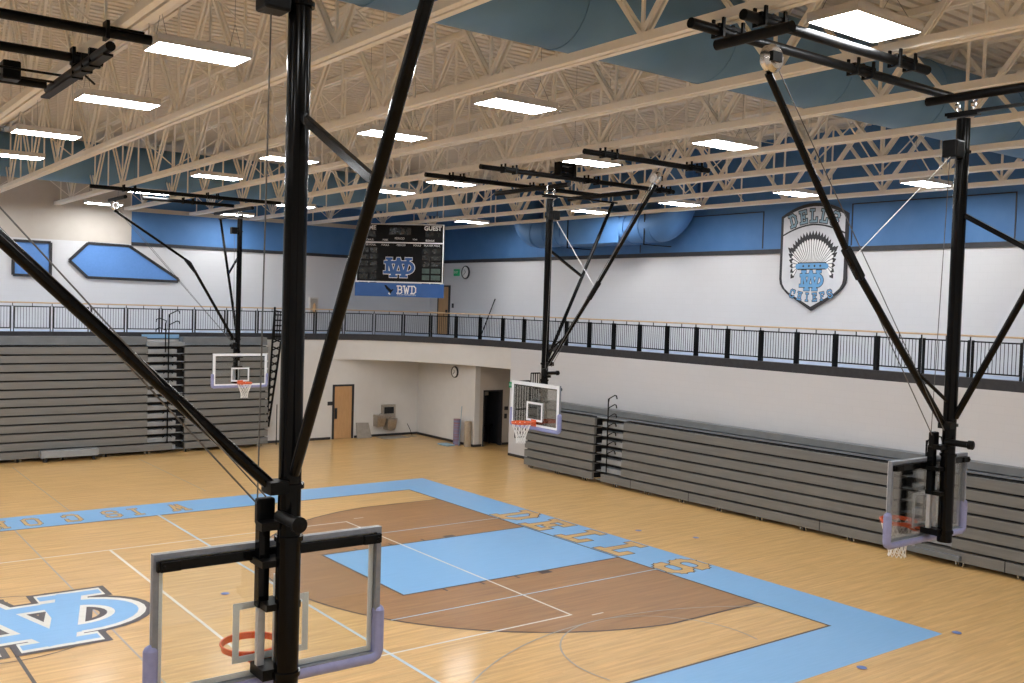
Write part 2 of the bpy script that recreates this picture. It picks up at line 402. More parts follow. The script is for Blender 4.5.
m = MB().box(UX, UX+.3, FY0, UY, ZF, 7.66)
o = m.build('wall_gallery_right', M['wall_white']); st(o, 'white block upper wall behind the right gallery', 'wall')
m = MB().box(FX0, -4.66, UY, UY+.3, 7.72, 11.25); m.box(-4.66, UX, UY-.1, UY+.3, 8.98, 9.14)
o = m.build('wall_upper_beige', M['wall_beige']); st(o, 'cream upper wall left of the blue band', 'wall')
m = MB().box(-4.66, UX, UY-.03, UY+.3, 7.80, 8.98).box(-4.66, UX, UY-.03, UY+.3, 9.14, 11.25)
m.box(UX-.03, UX+.3, FY0, UY, 7.77, 11.25)
o = m.build('wall_upper_blue', M['wall_blue']); st(o, 'blue upper wall band under the roof trusses', 'wall')
m = MB().box(-4.66, UX, UY-.05, UY+.1, 7.67, 7.80).box(UX-.05, UX+.1, FY0, UY, 7.63, 7.77)
o = m.build('trim_1', M['band_black']); st(o, 'black trim line between the white and blue upper walls', 'trim')
m = MB()
for (y0, y1, z0, z1) in ((9.14, 14.6, 7.8, 8.96), (1.32, 6.0, 7.8, 9.0)):
    for q in ((y0,y1,z1-.03,z1),(y0,y0+.03,z0,z1),(y1-.03,y1,z0,z1)): m.box(UX-.05, UX-.02, *q)
o = m.build('trim_2', M['band_black']); st(o, 'thin dark joint lines on the blue right wall band', 'trim')
o = MB().box(FX0, 2.0, 0, 0.01, 0, .01)
o = MB().box(FX0-.3, FX0, FY0, FY1, 0, 11.25).build('wall_left', M['wall_plain']); st(o, 'white wall beyond the left end of the court', 'wall')
o = MB().box(FX0-.3, UX+.3, FY0-.3, FY0, 0, 11.25).build('wall_near', M['wall_plain']); st(o, 'white wall behind the camera side', 'wall')
m = MB().box(.0, 2.80, WY-.02, WY, 0, .1).box(3.9, WX, WY-.02, WY, 0, .1)
o = m.build('baseboard_back', M['band_black']); st(o, 'black baseboard along the far lower wall', 'baseboard')
m = MB().box(WX-.02, WX, 21.8, WY-.02, 0, .1).box(WX-.02, WX+.0, 16.8, 19.45, 0, .1).box(WX, 7.38, 21.78, 21.8, 0, .1).box(8.42, UX, 21.78, 21.8, 0, .1).box(WX, WX+.25, 19.45, 19.47, 0, .1)
o = m.build('baseboard_right', M['band_black']); st(o, 'black baseboard along the right lower walls and passage', 'baseboard')

# gallery slab with the rounded corner
ca, cb_, ccx, ccy = 4.5, 7.6, 2.55, 18.6
path = [(FX0, WY)]+[(FX0+ (ccx-FX0)*i/8, WY) for i in range(1, 8)]
path += [(ccx+ca*math.sin(PI/2*i/24), ccy+cb_*math.cos(PI/2*i/24)) for i in range(25)]
path += [(7.05, FY0+(ccy-FY0)*(1-i/8)) for i in range(1, 9)]
def offs(pts, d):
    r = []
    for i, p in enumerate(pts):
        a = pts[max(i-1,0)]; b = pts[min(i+1,len(pts)-1)]; l = math.hypot(b[0]-a[0], b[1]-a[1]); r.append((p[0]+d*(b[1]-a[1])/l*-1, p[1]+d*(b[0]-a[0])/l))
    return r
def ribbon(d0, d1, z0, z1):      # closed profile swept along path; positive d = outward to the walls
    m = MB(); A = offs(path, d0); B = offs(path, d1); n = len(path)
    vs = [(x,y,z0) for x,y in A]+[(x,y,z0) for x,y in B]+[(x,y,z1) for x,y in B]+[(x,y,z1) for x,y in A]
    fs = []
    for i in range(n-1):
        for k in range(4):
            k2 = (k+1)%4; fs.append((k*n+i, k*n+i+1, k2*n+i+1, k2*n+i))
    fs += [(0,n,2*n,3*n),(n-1,4*n-1,3*n-1,2*n-1)]
    m.add(vs, fs); return m
o = ribbon(0, .2, 3.33, 4.15).build('wall_gallery_front', M['wall_plain'], smooth=True); st(o, 'white curved front wall under the gallery edge', 'wall')
o = ribbon(-.03, .2, 4.15, 4.40).build('trim_3', M['band_black'], smooth=True); st(o, 'black steel edge beam of the gallery', 'trim')
poly = [(x, y) for x, y in offs(path, .15)]+[(UX+.1, FY0), (UX+.1, UY+.1), (FX0, UY+.1)]
m = MB(); n = len(poly); m.add([(x,y,4.0) for x,y in poly]+[(x,y,ZF) for x,y in poly], [tuple(range(n)), tuple(range(n,2*n))]+[(i,(i+1)%n,(i+1)%n+n,i+n) for i in range(n)])
o = m.build('gallery_floor', M['gfloor']); st(o, 'blue gray floor of the raised gallery', 'floor')
o = MB().box(FX0, UX+.2, UY-.001+.0, UY+.3, ZF-.4, ZF).build('trim_4', M['band_black']); st(o, 'dark base strip of the far gallery wall', 'trim')

# gallery railing
def plen(pts):
    L = [0]
    for a, b in zip(pts[:-1], pts[1:]): L.append(L[-1]+math.hypot(b[0]-a[0], b[1]-a[1]))
    return L
rp = offs(path, .05); RL = plen(rp)
def at(s):
    for i in range(len(rp)-1):
        if s <= RL[i+1] or i == len(rp)-2:
            t = (s-RL[i])/(RL[i+1]-RL[i]); a, b = rp[i], rp[i+1]
            l = math.hypot(b[0]-a[0], b[1]-a[1]); return (a[0]+(b[0]-a[0])*t, a[1]+(b[1]-a[1])*t, (b[0]-a[0])/l, (b[1]-a[1])/l)
s_anchor = RL[32]+ (ccy-16.35)     # a post stands at y = 16.35 on the right side
s0 = s_anchor - 1.25*math.floor((s_anchor-22)/1.25)
rail = thing('gallery_railing', (ccx, WY, ZF), 'black picket railing with oak handrail along the curved upper gallery', 'railing')
ps = []
s = s0
while s < RL[-1]-10: ps.append(s); s += 1.25
for s in ps:
    x, y, dx, dy = at(s); nx, ny = -dy, dx; m = MB()
    for o_ in (-.045, .045):
        a = (x+dx*o_-nx*.02, y+dy*o_-ny*.02); 
        m.beam((a[0]+nx*.06, a[1]+ny*.06, ZF+.02), (a[0]+nx*.06, a[1]+ny*.06, 5.29), .014, .12, up=(nx, ny, 0))
    m.box(x-.012, x+.012, y-.012, y+.012, 5.27, 5.37)
    m.build('post', M['blackd'], rail)
for s in ps[:-1]:
    m = MB(); a = at(s+.075); b = at(s+1.175); mid = at(s+.625)
    nx, ny = -mid[3], mid[2]; A = (a[0]+nx*.03, a[1]+ny*.03); B = (b[0]+nx*.03, b[1]+ny*.03)
    for z in (4.52, 5.26): m.beam((*A, z), (*B, z), .03, .035)
    for k in range(13):
        t = k/12.; x = A[0]+(B[0]-A[0])*t; y = A[1]+(B[1]-A[1])*t
        h = .012 if k not in (0, 12) else .02
        m.beam((x, y, 4.52), (x, y, 5.26), h, h)
    m.box(mid[0]+nx*.03-.01, mid[0]+nx*.03+.01, mid[1]+ny*.03-.01, mid[1]+ny*.03+.01, 5.26, 5.38)
    m.build('picket_panel', M['blackd'], rail)
m = MB(); hp = []
s = ps[0]-.3
while s < ps[-1]+.3: q = at(s); hp.append((q[0]-q[3]*.03, q[1]+q[2]*.03, 5.395)); s += .6
m.tube(hp, .024, 8).build('handrail', M['handwood'], rail, smooth=True)

# ------------------------------------------------------------------ roof: ribbed deck, trusses, bridging
ZC, ZD = 9.0, 11.16
m = MB(); pitch = .26; y = FY0; prof = []
while y < FY1:
    prof += [(y, ZD), (y+.165, ZD), (y+.175, ZD+.11), (y+.25, ZD+.11)]; y += pitch
prof.append((y, ZD)); n = len(prof)
m.add([(FX0, a, z) for a, z in prof]+[(UX+.3, a, z) for a, z in prof], [(i, i+1, i+1+n, i+n) for i in range(n-1)])
m.box(FX0-.3, UX+.3, FY0-.3, FY1+.3, ZD+.13, ZD+.3)
o = m.build('ceiling', M['ceil']); st(o, 'cream ribbed metal roof deck', 'ceiling')

TX = [-12.35+2.5*k for k in range(-8, 9)]
Y0, Y1 = FY0, FY1-.05
tr = thing('roof_truss', (TX[0], 0, ZC), 'cream steel roof truss of paired angles running across the gym', 'roof truss', 'roof trusses', 'structure')
X0 = TX[0]
def ang(mm, z0, z1, w=.1, gap=.018):
    mm.box(X0-gap-w, X0-gap, Y0, Y1, z0, z0+.016); mm.box(X0-gap-.014, X0-gap, Y0, Y1, z0, z1)
    mm.box(X0+gap, X0+gap+w, Y0, Y1, z0, z0+.016); mm.box(X0+gap, X0+gap+.014, Y0, Y1, z0, z1)
ang(MB(), 0, 0)
mm = MB(); mm.box(X0-.115, X0-.02, Y0, Y1, ZC, ZC+.11); mm.box(X0+.02, X0+.115, Y0, Y1, ZC, ZC+.11); mm.build('bottom_chord', M['truss'], tr)
mm = MB(); mm.box(X0-.115, X0-.02, Y0, Y1, ZD-.12, ZD-.004); mm.box(X0+.02, X0+.115, Y0, Y1, ZD-.12, ZD-.004); mm.build('top_chord', M['truss'], tr)
nodes = [1.05+3.17*k for k in range(-4, 9)]
def web(name, ya, za, yb, zb, w=.055, mesh=[]):
    mm = MB(); 
    for sx in ((-.04, .04) if w > .045 else (0,)): mm.beam((X0+sx, ya, za), (X0+sx, yb, zb), w, .035, up=(1,0,0))
    return mm.build(name, M['truss'], tr)
protos = {}
def shared(key, name, fn, ydel):
    if key not in protos: protos[key] = (fn(), ydel); return
    p, y0 = protos[key]; c = p.copy(); C.objects.link(c); c.parent = tr; c.location = (0, ydel-y0, 0)
for yn in nodes:
    if yn-1.585 > Y0: shared('u', 'diagonal_web', lambda: web('diagonal_web', yn, ZC+.1, yn-1.585, ZD-.1, .07), yn)
    if yn+1.585 < Y1: shared('d', 'diagonal_web', lambda: web('diagonal_web', yn, ZC+.1, yn+1.585, ZD-.1, .055), yn)
    if yn < Y1: shared('v', 'vertical_web', lambda: web('vertical_web', yn+.02, ZC+.1, yn+.02, ZD-.1, .045), yn)
    if yn+1.585 < Y1 and abs(yn+1.585) > 1.2 and abs(yn+1.585-24.2) > 1.2: shared('w', 'vertical_web', lambda: web('vertical_web', yn+1.585, ZC+.1, yn+1.585, ZD-.1, .035), yn)
for i, x in enumerate(TX[1:]):
    copy_tree(tr, (x, 0, ZC))
tlab = {2: 'H'}
allt = [tr]+[o for o in C.objects if o.name.startswith('roof_truss.')]
for k, o in enumerate(allt):
    x = o.location.x
    if x < -13: o['label'] = 'cream steel roof truss beyond the left edge of the photo'
    else:
        nm = {-12: 'crossing the top left corner', -10: 'first to pass behind the near hoop mast', -7: 'running from the far left corner of the cream wall to the top centre',
              -5: 'fourth from the left', -2: 'fifth from the left, over the right hoop winch', 0: 'fourth from the right wall', 3: 'third from the right wall', 5: 'second from the right wall', 8: 'nearest to the blue right wall'}
        key = min(nm, key=lambda q: abs(q-x)); o['label'] = 'cream steel roof truss '+nm[key]
for k, y in enumerate((-9.0, 2.7, 8.9, 15.3, 26.5)):
    m = MB()
    m.box(FX0, UX, y-.012, y+.012, ZD-.14, ZD-.115)
    for a, b in zip(TX[7:-1], TX[8:]):
        m.beam((a, y+.012, ZC+.15), (b, y+.012, ZD-.12), .024, .024); m.beam((b, y-.012, ZC+.15), (a, y-.012, ZD-.12), .024, .024)
    o = m.build('truss_bridging', M['truss'])
    tag(o, ['cream cross bracing between trusses nearest the camera side', 'cream cross bracing between trusses beside the near blue duct', 'cream cross bracing between trusses over mid court', 'cream cross bracing between trusses beyond mid court', 'cream cross bracing between trusses near the far wall'][k], 'roof bracing', 'truss bracing rows', 'structure')

# blue round ducts
def duct(name, a, b, r, label, seams=8, d=0):
    root = thing(name, ((a[0]+b[0])/2, (a[1]+b[1])/2, a[2]-r), label, 'air duct')
    MB().tube([a, b], r, 40).build('duct_shell', M['duct'], root, smooth=True)
    for k in range(1, seams):
        t = k/seams; p = Vector(a).lerp(Vector(b), t); d = (Vector(b)-Vector(a)).normalized()*.02
        MB().tube([p-d, p+d], r+.012, 40).build('duct_seam', M['duct'], root, smooth=True)
    return root
duct('air_duct', (FX0+.1, .0, 10.12), (8.0, .0, 10.12), .7, 'large blue round duct crossing the roof space over the near part of the court', 14)
duct('air_duct', (FX0+.1, 24.2, 10.12), (8.0, 24.2, 10.12), .7, 'large blue round duct crossing the roof space near the far wall', 14)
root = thing('wall_duct', (8.1, 16, 8.05), 'blue elbowed duct with a flat box hugging the blue right wall', 'air duct')
def elbow(y, up, r=.55, z=8.62):
    pts = []
    for i in range(9):
        t = PI/2*i/8; pts.append((8.2, y+up*.9*math.sin(t), z+.9*(1-math.cos(t))))
    pts.append((8.2, y+up*.9, ZD-.1)); return pts
MB().tube([(8.2, 19.4, 8.62), (8.2, 17.6, 8.62)], .55, 32).build('duct_shell', M['wall_blue'], root, smooth=True)
MB().tube([(8.2, 14.4, 8.62), (8.2, 12.9, 8.62)], .55, 32).build('duct_shell', M['wall_blue'], root, smooth=True)
MB().tube(elbow(12.9, -1), .55, 32).build('duct_elbow', M['wall_blue'], root, smooth=True)
MB().tube(elbow(19.4, 1), .55, 32).build('duct_elbow', M['wall_blue'], root, smooth=True)
MB().box(7.7, 8.95, 14.4, 17.6, 8.08, 9.2).build('duct_box', M['wall_blue'], root, bevel=.03)
for y in (13.4, 14.15, 17.9, 18.6, 19.35): MB().tube([(8.2, y-.015, 8.62), (8.2, y+.015, 8.62)], .575, 32).build('duct_seam', M['wall_blue'], root, smooth=True)
for y in (17.1, 13.1):
    MB().box(7.66, 7.69, y-.02, y+.02, 7.98, 9.0).box(7.66, 8.98, y-.02, y+.02, 7.96, 7.99).build('hanger_rod', M['blackd'], root)

# ------------------------------------------------------------------ light fixtures
ZL = 9.03
lt = thing('ceiling_light', (0, 0, ZL), 'lit', 'ceiling light', 'troffer lights between the roof trusses')
m = MB(); a, b, h = .63, .325, .11
m.box(-a, a, -b, b, ZL+.03, ZL+h); m.box(-a, -a+.02, -b, b, ZL, ZL+.03); m.box(a-.02, a, -b, b, ZL, ZL+.03); m.box(-a+.02, a-.02, -b, -b+.02, ZL, ZL+.03); m.box(-a+.02, a-.02, b-.02, b, ZL, ZL+.03)
m.build('housing', M['fixture'], lt, bevel=.004)
MB().box(-a+.02, a-.02, -b+.02, b-.02, ZL+.004, ZL+.029).build('diffuser', M['lamp'], lt)
for sx in (-.5, .5):
    m = MB()
    for sy in (-.25, .25): m.tube([(sx, sy, ZL+h), (sx, 0, ZL+.5)], .003, 5)
    m.tube([(sx, 0, ZL+.49), (sx, 0, ZD)], .003, 5); m.build('hanger_wire', M['wire'], lt)
cols = {-11.1: [-9.5, -4.3, 2.4, 6.7, 11.4, 15.6, 21.5, 26.8], -6.1: [-9.5, -4.25, 2.1, 6.1, 10.9, 15.6, 21.5, 27.0], -1.1: [-9.5, -4.3, 2.15, 5.9, 11.6, 14.75, 21.5, 27.0],
        6.4: [-9.5, -4.3, 2.4, 6.0, 10.3, 14.4, 21.5], -16.1: [-9.5, -4.3, 2.2, 6.4, 11.2, 15.4, 21.5, 26.8], -21.1: [-9.5, -4.3, 2.2, 6.4, 11.2, 15.4, 21.5, 26.8], -28.6: [-9.5, -4.3, 2.2, 6.4, 11.2, 15.4, 21.5, 26.8]}
ord_ = ['first', 'second', 'third', 'fourth', 'fifth', 'sixth', 'seventh', 'eighth']
coln = {-11.1: 'leftmost visible row', -6.1: 'row second from the left', -1.1: 'row third from the left', 6.4: 'rightmost row'}
first = True
for cx, ys in cols.items():
    for k, y in enumerate(ys):
        o = lt if first else copy_tree(lt)
        first = False
        o.location = ({(6.4,2.4):6.65,(-11.1,2.4):-11.22,(-11.1,11.4):-11.25,(-6.1,-4.25):-5.98,(-1.1,2.15):-.95}.get((cx,y),cx), y, ZL)
        if cx in coln:
            vis = [q for q in ys if q > (1 if cx != -6.1 else -5)]
            if y in vis:
                v = vis.index(y)
                o['label'] = 'lit ceiling light, %s from the camera in the %s' % (ord_[v], coln[cx])
            else: o['label'] = 'lit ceiling light out of view, %s of the %s' % (ord_[k], coln[cx])
        else: o['label'] = 'lit rectangular ceiling light beyond the left edge of the view'

# ------------------------------------------------------------------ hanging basketball hoops
def ringpts(cx, cy, z, r, n=36): return [(cx+r*math.cos(2*PI*i/n), cy+r*math.sin(2*PI*i/n), z) for i in range(n)]
def hoop(P, Sx, Bx, label, pipes, kink, top, net=True, crossb=(-.45, 2.4), sidebar=None, rear_top=(2.05, 8.42), zb=2.92, fork=True):
    def W(s, b, z): return (P[0]+Sx[0]*s+Bx[0]*b, P[1]+Sx[1]*s+Bx[1]*b, z)
    root = thing('hanging_basketball_hoop', (P[0], P[1], zb), label, 'basketball hoop', 'ceiling hung basketball hoops')
    def part(m, n, mt, par=root, **k): return m.build(n, M[mt], par, **k)
    def bx(m, s0, s1, b0, b1, z0, z1): m.hexa([W(s0,b0,z0),W(s1,b0,z0),W(s1,b1,z0),W(s0,b1,z0),W(s0,b0,z1),W(s1,b0,z1),W(s1,b1,z1),W(s0,b1,z1)]); return m
    # mast
    mast = part(MB().tube([W(0,0,zb),W(0,0,8.36)], .0845, 28), 'mast', 'blackm', smooth=True)
    part(MB().tube([W(0,0,zb-.03),W(0,0,4.02)], .092, 28), 'mast_sleeve', 'blackm', mast, smooth=True)
    for z in (zb+.1, 4.03, 4.42, 7.93): part(MB().tube([W(0,0,z-.018),W(0,0,z+.018)], .106, 28), 'collar', 'blackm', mast, smooth=True)
    # rear brace with strut
    rb, rz = rear_top
    part(MB().tube([W(0,.07,4.52),W(0,rb,rz)], .043, 14), 'rear_brace', 'blackm', smooth=True)
    fz = 6.55; fb = .13+(fz-4.62)/(rz-4.62)*(rb-.13)
    m = MB(); m.beam(W(0,.07,7.12), W(0,fb,fz), .045, .06); part(m, 'strut', 'blackm')
    m = MB(); m.beam(W(0,-.25,8.44), W(0,rb+.15,8.44), .04, .04); m.beam(W(0,-.2,8.4), W(0,.2,8.4), .1, .03); part(m, 'top_bar', 'blackd')
    for b in (-.09, .12):
        m = MB(); m.tube([W(0,b,8.44), W(0,b,8.66)], .018, 8); m.lathe(W(0,b,8.53), [(.0,-.03),(.035,-.02),(.035,.02),(0,.03)], 12, (Bx[0],Bx[1],0)); part(m, 'shackle', 'chrome', smooth=True)
    part(MB().tube([W(0,rb,8.4), W(0,rb,8.66)], .018, 8), 'shackle', 'chrome', smooth=True)
    # side brace
    s1, z1 = top; ks, kz = kink
    part(MB().tube([W(.14,0,4.42),W(ks,0,kz)], .045, 14), 'side_brace', 'blackm', smooth=True)
    part(MB().tube([W(ks,0,kz),W(s1,0,z1)], .04, 14), 'side_brace', 'blackm', smooth=True)
    m = MB(); m.beam(W(ks-.18,0,kz-.18*(kz-4.42)/(ks-.14)), W(ks+.14,0,kz+.14*(z1-kz)/(s1-ks)), .09, .09); part(m, 'brace_hinge', 'blackd', bevel=.01)
    if fork: part(MB().tube([W(.1,.02,4.72),W(.14+(ks-.14)*.36,.0,4.42+(kz-4.42)*.36+.03)], .024, 10), 'brace_fork', 'blackm', smooth=True)
    # winch under the ceiling pipe at the brace head
    part(MB().lathe(W(s1-.02,.02,z1+.15), [(0,-.07),(.11,-.07),(.15,-.03),(.15,.03),(.11,.07),(0,.07)], 20, (Bx[0],Bx[1],0)), 'winch_reel', 'chrome', smooth=True)
    part(MB().lathe(W(s1-.02,.02,z1+.15), [(0,-.078),(.06,-.076),(.06,.076),(0,.078)], 16, (Bx[0],Bx[1],0)), 'reel_cap', 'fixture', smooth=True)
    m = MB(); m.beam(W(s1,.0,z1+.1), W(s1,0,8.6), .06, .05); bx(m, s1-.06, s1+.09, .07, .13, z1+.1, z1+.2); part(m, 'winch_bracket', 'blackd')
    # pipes along the ceiling
    for (q0, q1) in pipes:
        pp = part(MB().tube([q0, q1], .057, 18), 'ceiling_pipe', 'blackd', smooth=True)
        d = Vector(q1)-Vector(q0); L = d.length; d.normalize(); m = MB(); alongx = abs(d.x) > .5
        if alongx:
            xs = [x for x in TX if min(q0[0],q1[0])-.05 < x < max(q0[0],q1[0])+.05]
            for x in xs:
                m = MB(); y = q0[1]; m.box(x-.22, x+.22, y-.07, y+.07, q0[2]+.02, q0[2]+.06)
                for sx in (-.16, .16):
                    m.box(x+sx-.02, x+sx+.02, y-.085, y-.06, q0[2]-.06, ZC-.0); m.box(x+sx-.02, x+sx+.02, y+.06, y+.085, q0[2]-.06, ZC-.0)
                    m.box(x+sx-.02, x+sx+.02, y-.085, y+.085, q0[2]-.075, q0[2]-.058)
                part(m, 'beam_clamp', 'blackd', pp)
    # reel box near the mast top and its cable
    m = MB(); bx(m, .1, .3, -.11, .09, 7.84, 8.06); part(m, 'reel_box', 'blackd', bevel=.02)
    part(MB().tube([W(.2,-.05,7.86), W(.19,-.14,4.3)], .006, 6), 'lift_cable', 'wire')
    part(MB().tube([W(s1-.03,-.05,z1+.05), W(.2,-.12,4.28)], .007, 6), 'lift_cable', 'wire')
    part(MB().tube([W(s1-.13,.03,z1+.05), W(.2,.04,4.36)], .006, 6), 'lift_cable', 'wire')
    if fork: part(MB().tube([W(.2,0,7.9), W(ks,0,kz+.05)], .0055, 6), 'safety_rope', 'wirewhite')
    # lower hardware
    part(bx(MB(), .06, .2, -.05, .12, 4.38, 4.47), 'brace_bracket', 'blackd'); part(bx(MB(), .06, .22, -.09, .02, 4.1, 4.16), 'brace_bracket', 'blackd')
    m = MB(); m.lathe(W(.08,.0,4.2), [(0,0),(.042,0),(.042,.30),(.058,.31),(.058,.36),(0,.37)], 18, (Bx[0],Bx[1],0)); part(m, 'actuator', 'blackd', smooth=True)
    m = MB(); bx(m, .065, .205, -.17, -.09, 4.12, 4.32); part(m, 'pulley_plate', 'blackd', bevel=.02)
    m = MB(); bx(m, .1, .185, -.185, -.10, 3.5, 4.14); part(m, 'height_adjuster', 'blackm', bevel=.006)
    part(bx(MB(), .12, .175, -.17, -.12, 2.98, 3.7), 'adjuster_rod', 'alu'); part(bx(MB(), .0, .03, -.19, -.13, 3.06, 3.72), 'adjuster_rod', 'alu')
    for q in ((-.1,.17,-.2,.02,3.5,3.55),(-.09,.18,-.24,.0,2.98,3.06),(-.1,.2,-.24,.0,3.82,3.87)): part(bx(MB(), *q), 'mounting_arm', 'blackd')
    # backboard
    w, z0, z1_, bf = .9144, 2.895, 3.965, -.27
    board = part(bx(MB(), -w+.042, w-.042, bf-.006, bf+.006, z0+.042, z1_-.042), 'backboard', 'glass')
    m = MB()
    for q in ((-w,w,z1_-.042,z1_),(-w,w,z0,z0+.042),(-w,-w+.042,z0+.042,z1_-.042),(w-.042,w,z0+.042,z1_-.042)): bx(m, q[0], q[1], bf-.008, bf+.045, q[2], q[3])
    part(m, 'backboard_frame', 'board_frame', board)
    m = MB()
    for q in ((-w,w,z1_-.085,z1_),(-w,w,z0,z0+.085),(-w,-w+.085,z0+.085,z1_-.085),(w-.085,w,z0+.085,z1_-.085)): bx(m, q[0], q[1], bf-.013, bf-.009, q[2], q[3])
    part(m, 'white_border', 'white_frame', board)
    m = MB(); sz = 3.05
    for q in ((-.305,.305,sz+.405,sz+.455),(-.305,.305,sz-.0,sz+.05),(-.305,-.255,sz+.05,sz+.405),(.255,.305,sz+.05,sz+.405)): bx(m, q[0], q[1], bf-.012, bf-.007, q[2], q[3])
    part(m, 'target_square', 'white_frame', board)
    m = MB(); bx(m, -w+.02, w-.02, bf+.045, bf+.085, 3.845, 3.915); part(m, 'back_rail', 'blackm', board)
    for sg in (-1, 1):
        m = MB(); bx(m, sg*(w-.11)-.07, sg*(w-.11)+.07, bf+.085, bf+.1, 3.845, 3.915); m.lathe(W(sg*(w-.06), bf+.105, 3.88), [(0,-.01),(.016,-.01),(.016,.01),(0,.012)], 10, (Bx[0],Bx[1],0))
        part(m, 'rail_bracket', 'blackd', board)
    m = MB(); r = .052
    pth = [W(-w-.0, bf+.015, z0+.38), W(-w-.0, bf+.015, z0+.05), W(-w+.015, bf+.015, z0+.01), W(-w+.06, bf+.015, z0-.008), W(w-.06, bf+.015, z0-.008), W(w-.015, bf+.015, z0+.01), W(w, bf+.015, z0+.05), W(w, bf+.015, z0+.38)]
    pth = pth[:1]+[tuple(Vector(pth[0])+Vector((0,0,-.04)))]+pth[1:-1]+[tuple(Vector(pth[-1])+Vector((0,0,-.04)))]+pth[-1:]
    m.tube(pth, r, 14)
    for e in (-w, w): m.lathe(W(e, bf+.015, z0+.38), [(r,0),(r*.8,.022),(r*.45,.036),(0,.042)], 14)
    part(m, 'edge_padding', 'pad', board, smooth=True)
    # rim
    c = W(0, bf-.013-.15-.229, 3.05)
    m = MB(); m.tube(ringpts(c[0], c[1], 3.05, .236), .0095, 8, closed=True)
    rim = part(m, 'rim', 'orange', smooth=True)
    m = MB(); pts = ringpts(c[0], c[1], 3.0, .232, 36)
    m.add([(x,y,3.005) for x,y,_ in pts]+[(x,y,3.045) for x,y,_ in pts], [(i,(i+1)%36,(i+1)%36+36,i+36) for i in range(36)])
    pts2 = ringpts(c[0], c[1], 3.0, .224, 36)
    m.add([(x,y,3.005) for x,y,_ in pts2]+[(x,y,3.045) for x,y,_ in pts2], [(i,(i+1)%36,(i+1)%36+36,i+36) for i in range(36)])
    part(m, 'rim_band', 'orange', rim, smooth=True)
    m = MB(); bx(m, -.07, .07, bf-.17, bf-.02, 3.0, 3.045); bx(m, -.09, .09, bf-.03, bf-.013, 2.93, 3.09)
    for sg in (-1, 1): m.beam(W(sg*.06, bf-.03, 2.95), W(sg*.15, bf-.24, 3.03), .015, .02)
    part(m, 'rim_bracket', 'orange', rim)
    if net:
        m = MB(); nn = 12; rows = [(3.03,.228),(2.93,.20),(2.84,.165),(2.76,.135),(2.68,.115),(2.60,.11),(2.55,.115)]
        for i in range(nn):
            for sgn in (-1, 1):
                pts = []
                for k, (z, r_) in enumerate(rows):
                    t = 2*PI*(i+sgn*.5*k)/nn; pts.append((c[0]+r_*math.cos(t), c[1]+r_*math.sin(t), z))
                m.tube(pts, .0055, 5)
        part(m, 'net', 'net', rim, smooth=True)
    return root, W
zp, zq = 8.87, 8.64
def xp(x0, x1, y, z=zp): return ((x0, y, z), (x1, y, z))
def yp(x, y0, y1, z=zq): return ((x, y0, z), (x, y1, z))
# near hoop (close to the camera), right hoop, far hoop, end hoop
hoop((-12.73,-4.12), (-1,0), (0,-1), 'nearest basketball hoop seen from behind, its thick black mast crossing the whole photo', [xp(-17.0,-11.9,-3.5), xp(-17.0,-13.5,-4.1,), yp(-12.73,-6.8,-3.6), yp(-16.66,-4.8,-3.4)], (2.3, 6.45), (3.93, 8.3), net=False, fork=False, rear_top=(2.22, 8.42))
hoop((-3.57,-4.12), (-1,0), (0,-1), 'basketball hoop at right seen from behind in front of the right bleachers', [xp(-7.95,-2.72,-3.45), xp(-7.78,-4.3,-4.02), yp(-3.6,-6.9,-3.62), yp(-7.72,-4.6,-3.62)], (2.28, 6.4), (3.9, 8.3))
hoop((-3.57,20.32), (-1,0), (0,1), 'farthest basketball hoop facing the camera in front of the far left bleachers', [xp(-8.45,-2.6,19.35), xp(-6.3,-3.3,21.6), yp(-3.57,19.3,22.6), yp(-7.5,19.2,20.9)], (1.62, 6.85), (3.93, 8.3), rear_top=(1.75, 8.42), fork=False)
mh_, _ = hoop((-.97,7.49), (0,-1), (1,0), 'end line basketball hoop facing left over the stained scoring area', [xp(-3.25,2.6,9.45), xp(-3.15,3.0,7.3), xp(-3.0,.6,3.95), yp(-.97,6.8,9.7), yp(1.05,6.6,9.2)], (1.7, 6.2), (3.5, 8.4), rear_top=(2.02, 8.42))

pb_ = MB().box(-.94, -.86, 7.2, 7.4, 8.9, 9.22).build('pulley_block', M['blackd'], mh_)
MB().box(-.5, -.42, 7.2, 7.4, 8.9, 9.22).build('side_plate', M['blackd'], pb_)
MB().box(-.86, -.5, 7.22, 7.38, 8.92, 8.98).build('cross_bar', M['blackd'], pb_); MB().box(-.86, -.5, 7.22, 7.38, 9.14, 9.2).build('cross_bar', M['blackd'], pb_)
MB().tube([(-.76, 7.3, 9.06), (-.6, 7.3, 9.06)], .06, 14).build('wheel', M['blackd'], pb_, smooth=True)
# black pipe frame at the upper left
root = thing('ceiling_pipe_frame', (-14, 3.6, 8.7), 'black clamped pipe frame jutting in at the upper left under the trusses', 'pipe frame')
for y, x1 in ((1.7, -12.05), (3.35, -12.2)):
    MB().tube([(-20, y, 8.93), (x1, y, 8.93)], .06, 18).build('long_pipe', M['blackd'], root, smooth=True)
    m = MB(); m.box(-12.55, -12.15, y-.07, y+.07, 8.97, 9.0); m.box(-12.6, -12.56, y-.09, y+.09, 8.84, 9.06)
    m.build('beam_clamp', M['blackd'], root)
MB().tube([(-20, 4.85, 8.8), (-12.6, 4.85, 8.8)], .06, 18).build('long_pipe', M['blackd'], root, smooth=True)
MB().tube([(-12.5, 1.8, 8.8), (-12.5, 5.2, 8.8)], .06, 18).build('cross_pipe', M['blackd'], root, smooth=True)
MB().box(-12.56, -12.44, 1.9, 5.4, 8.70, 8.73).build('cross_plate', M['blackd'], root)
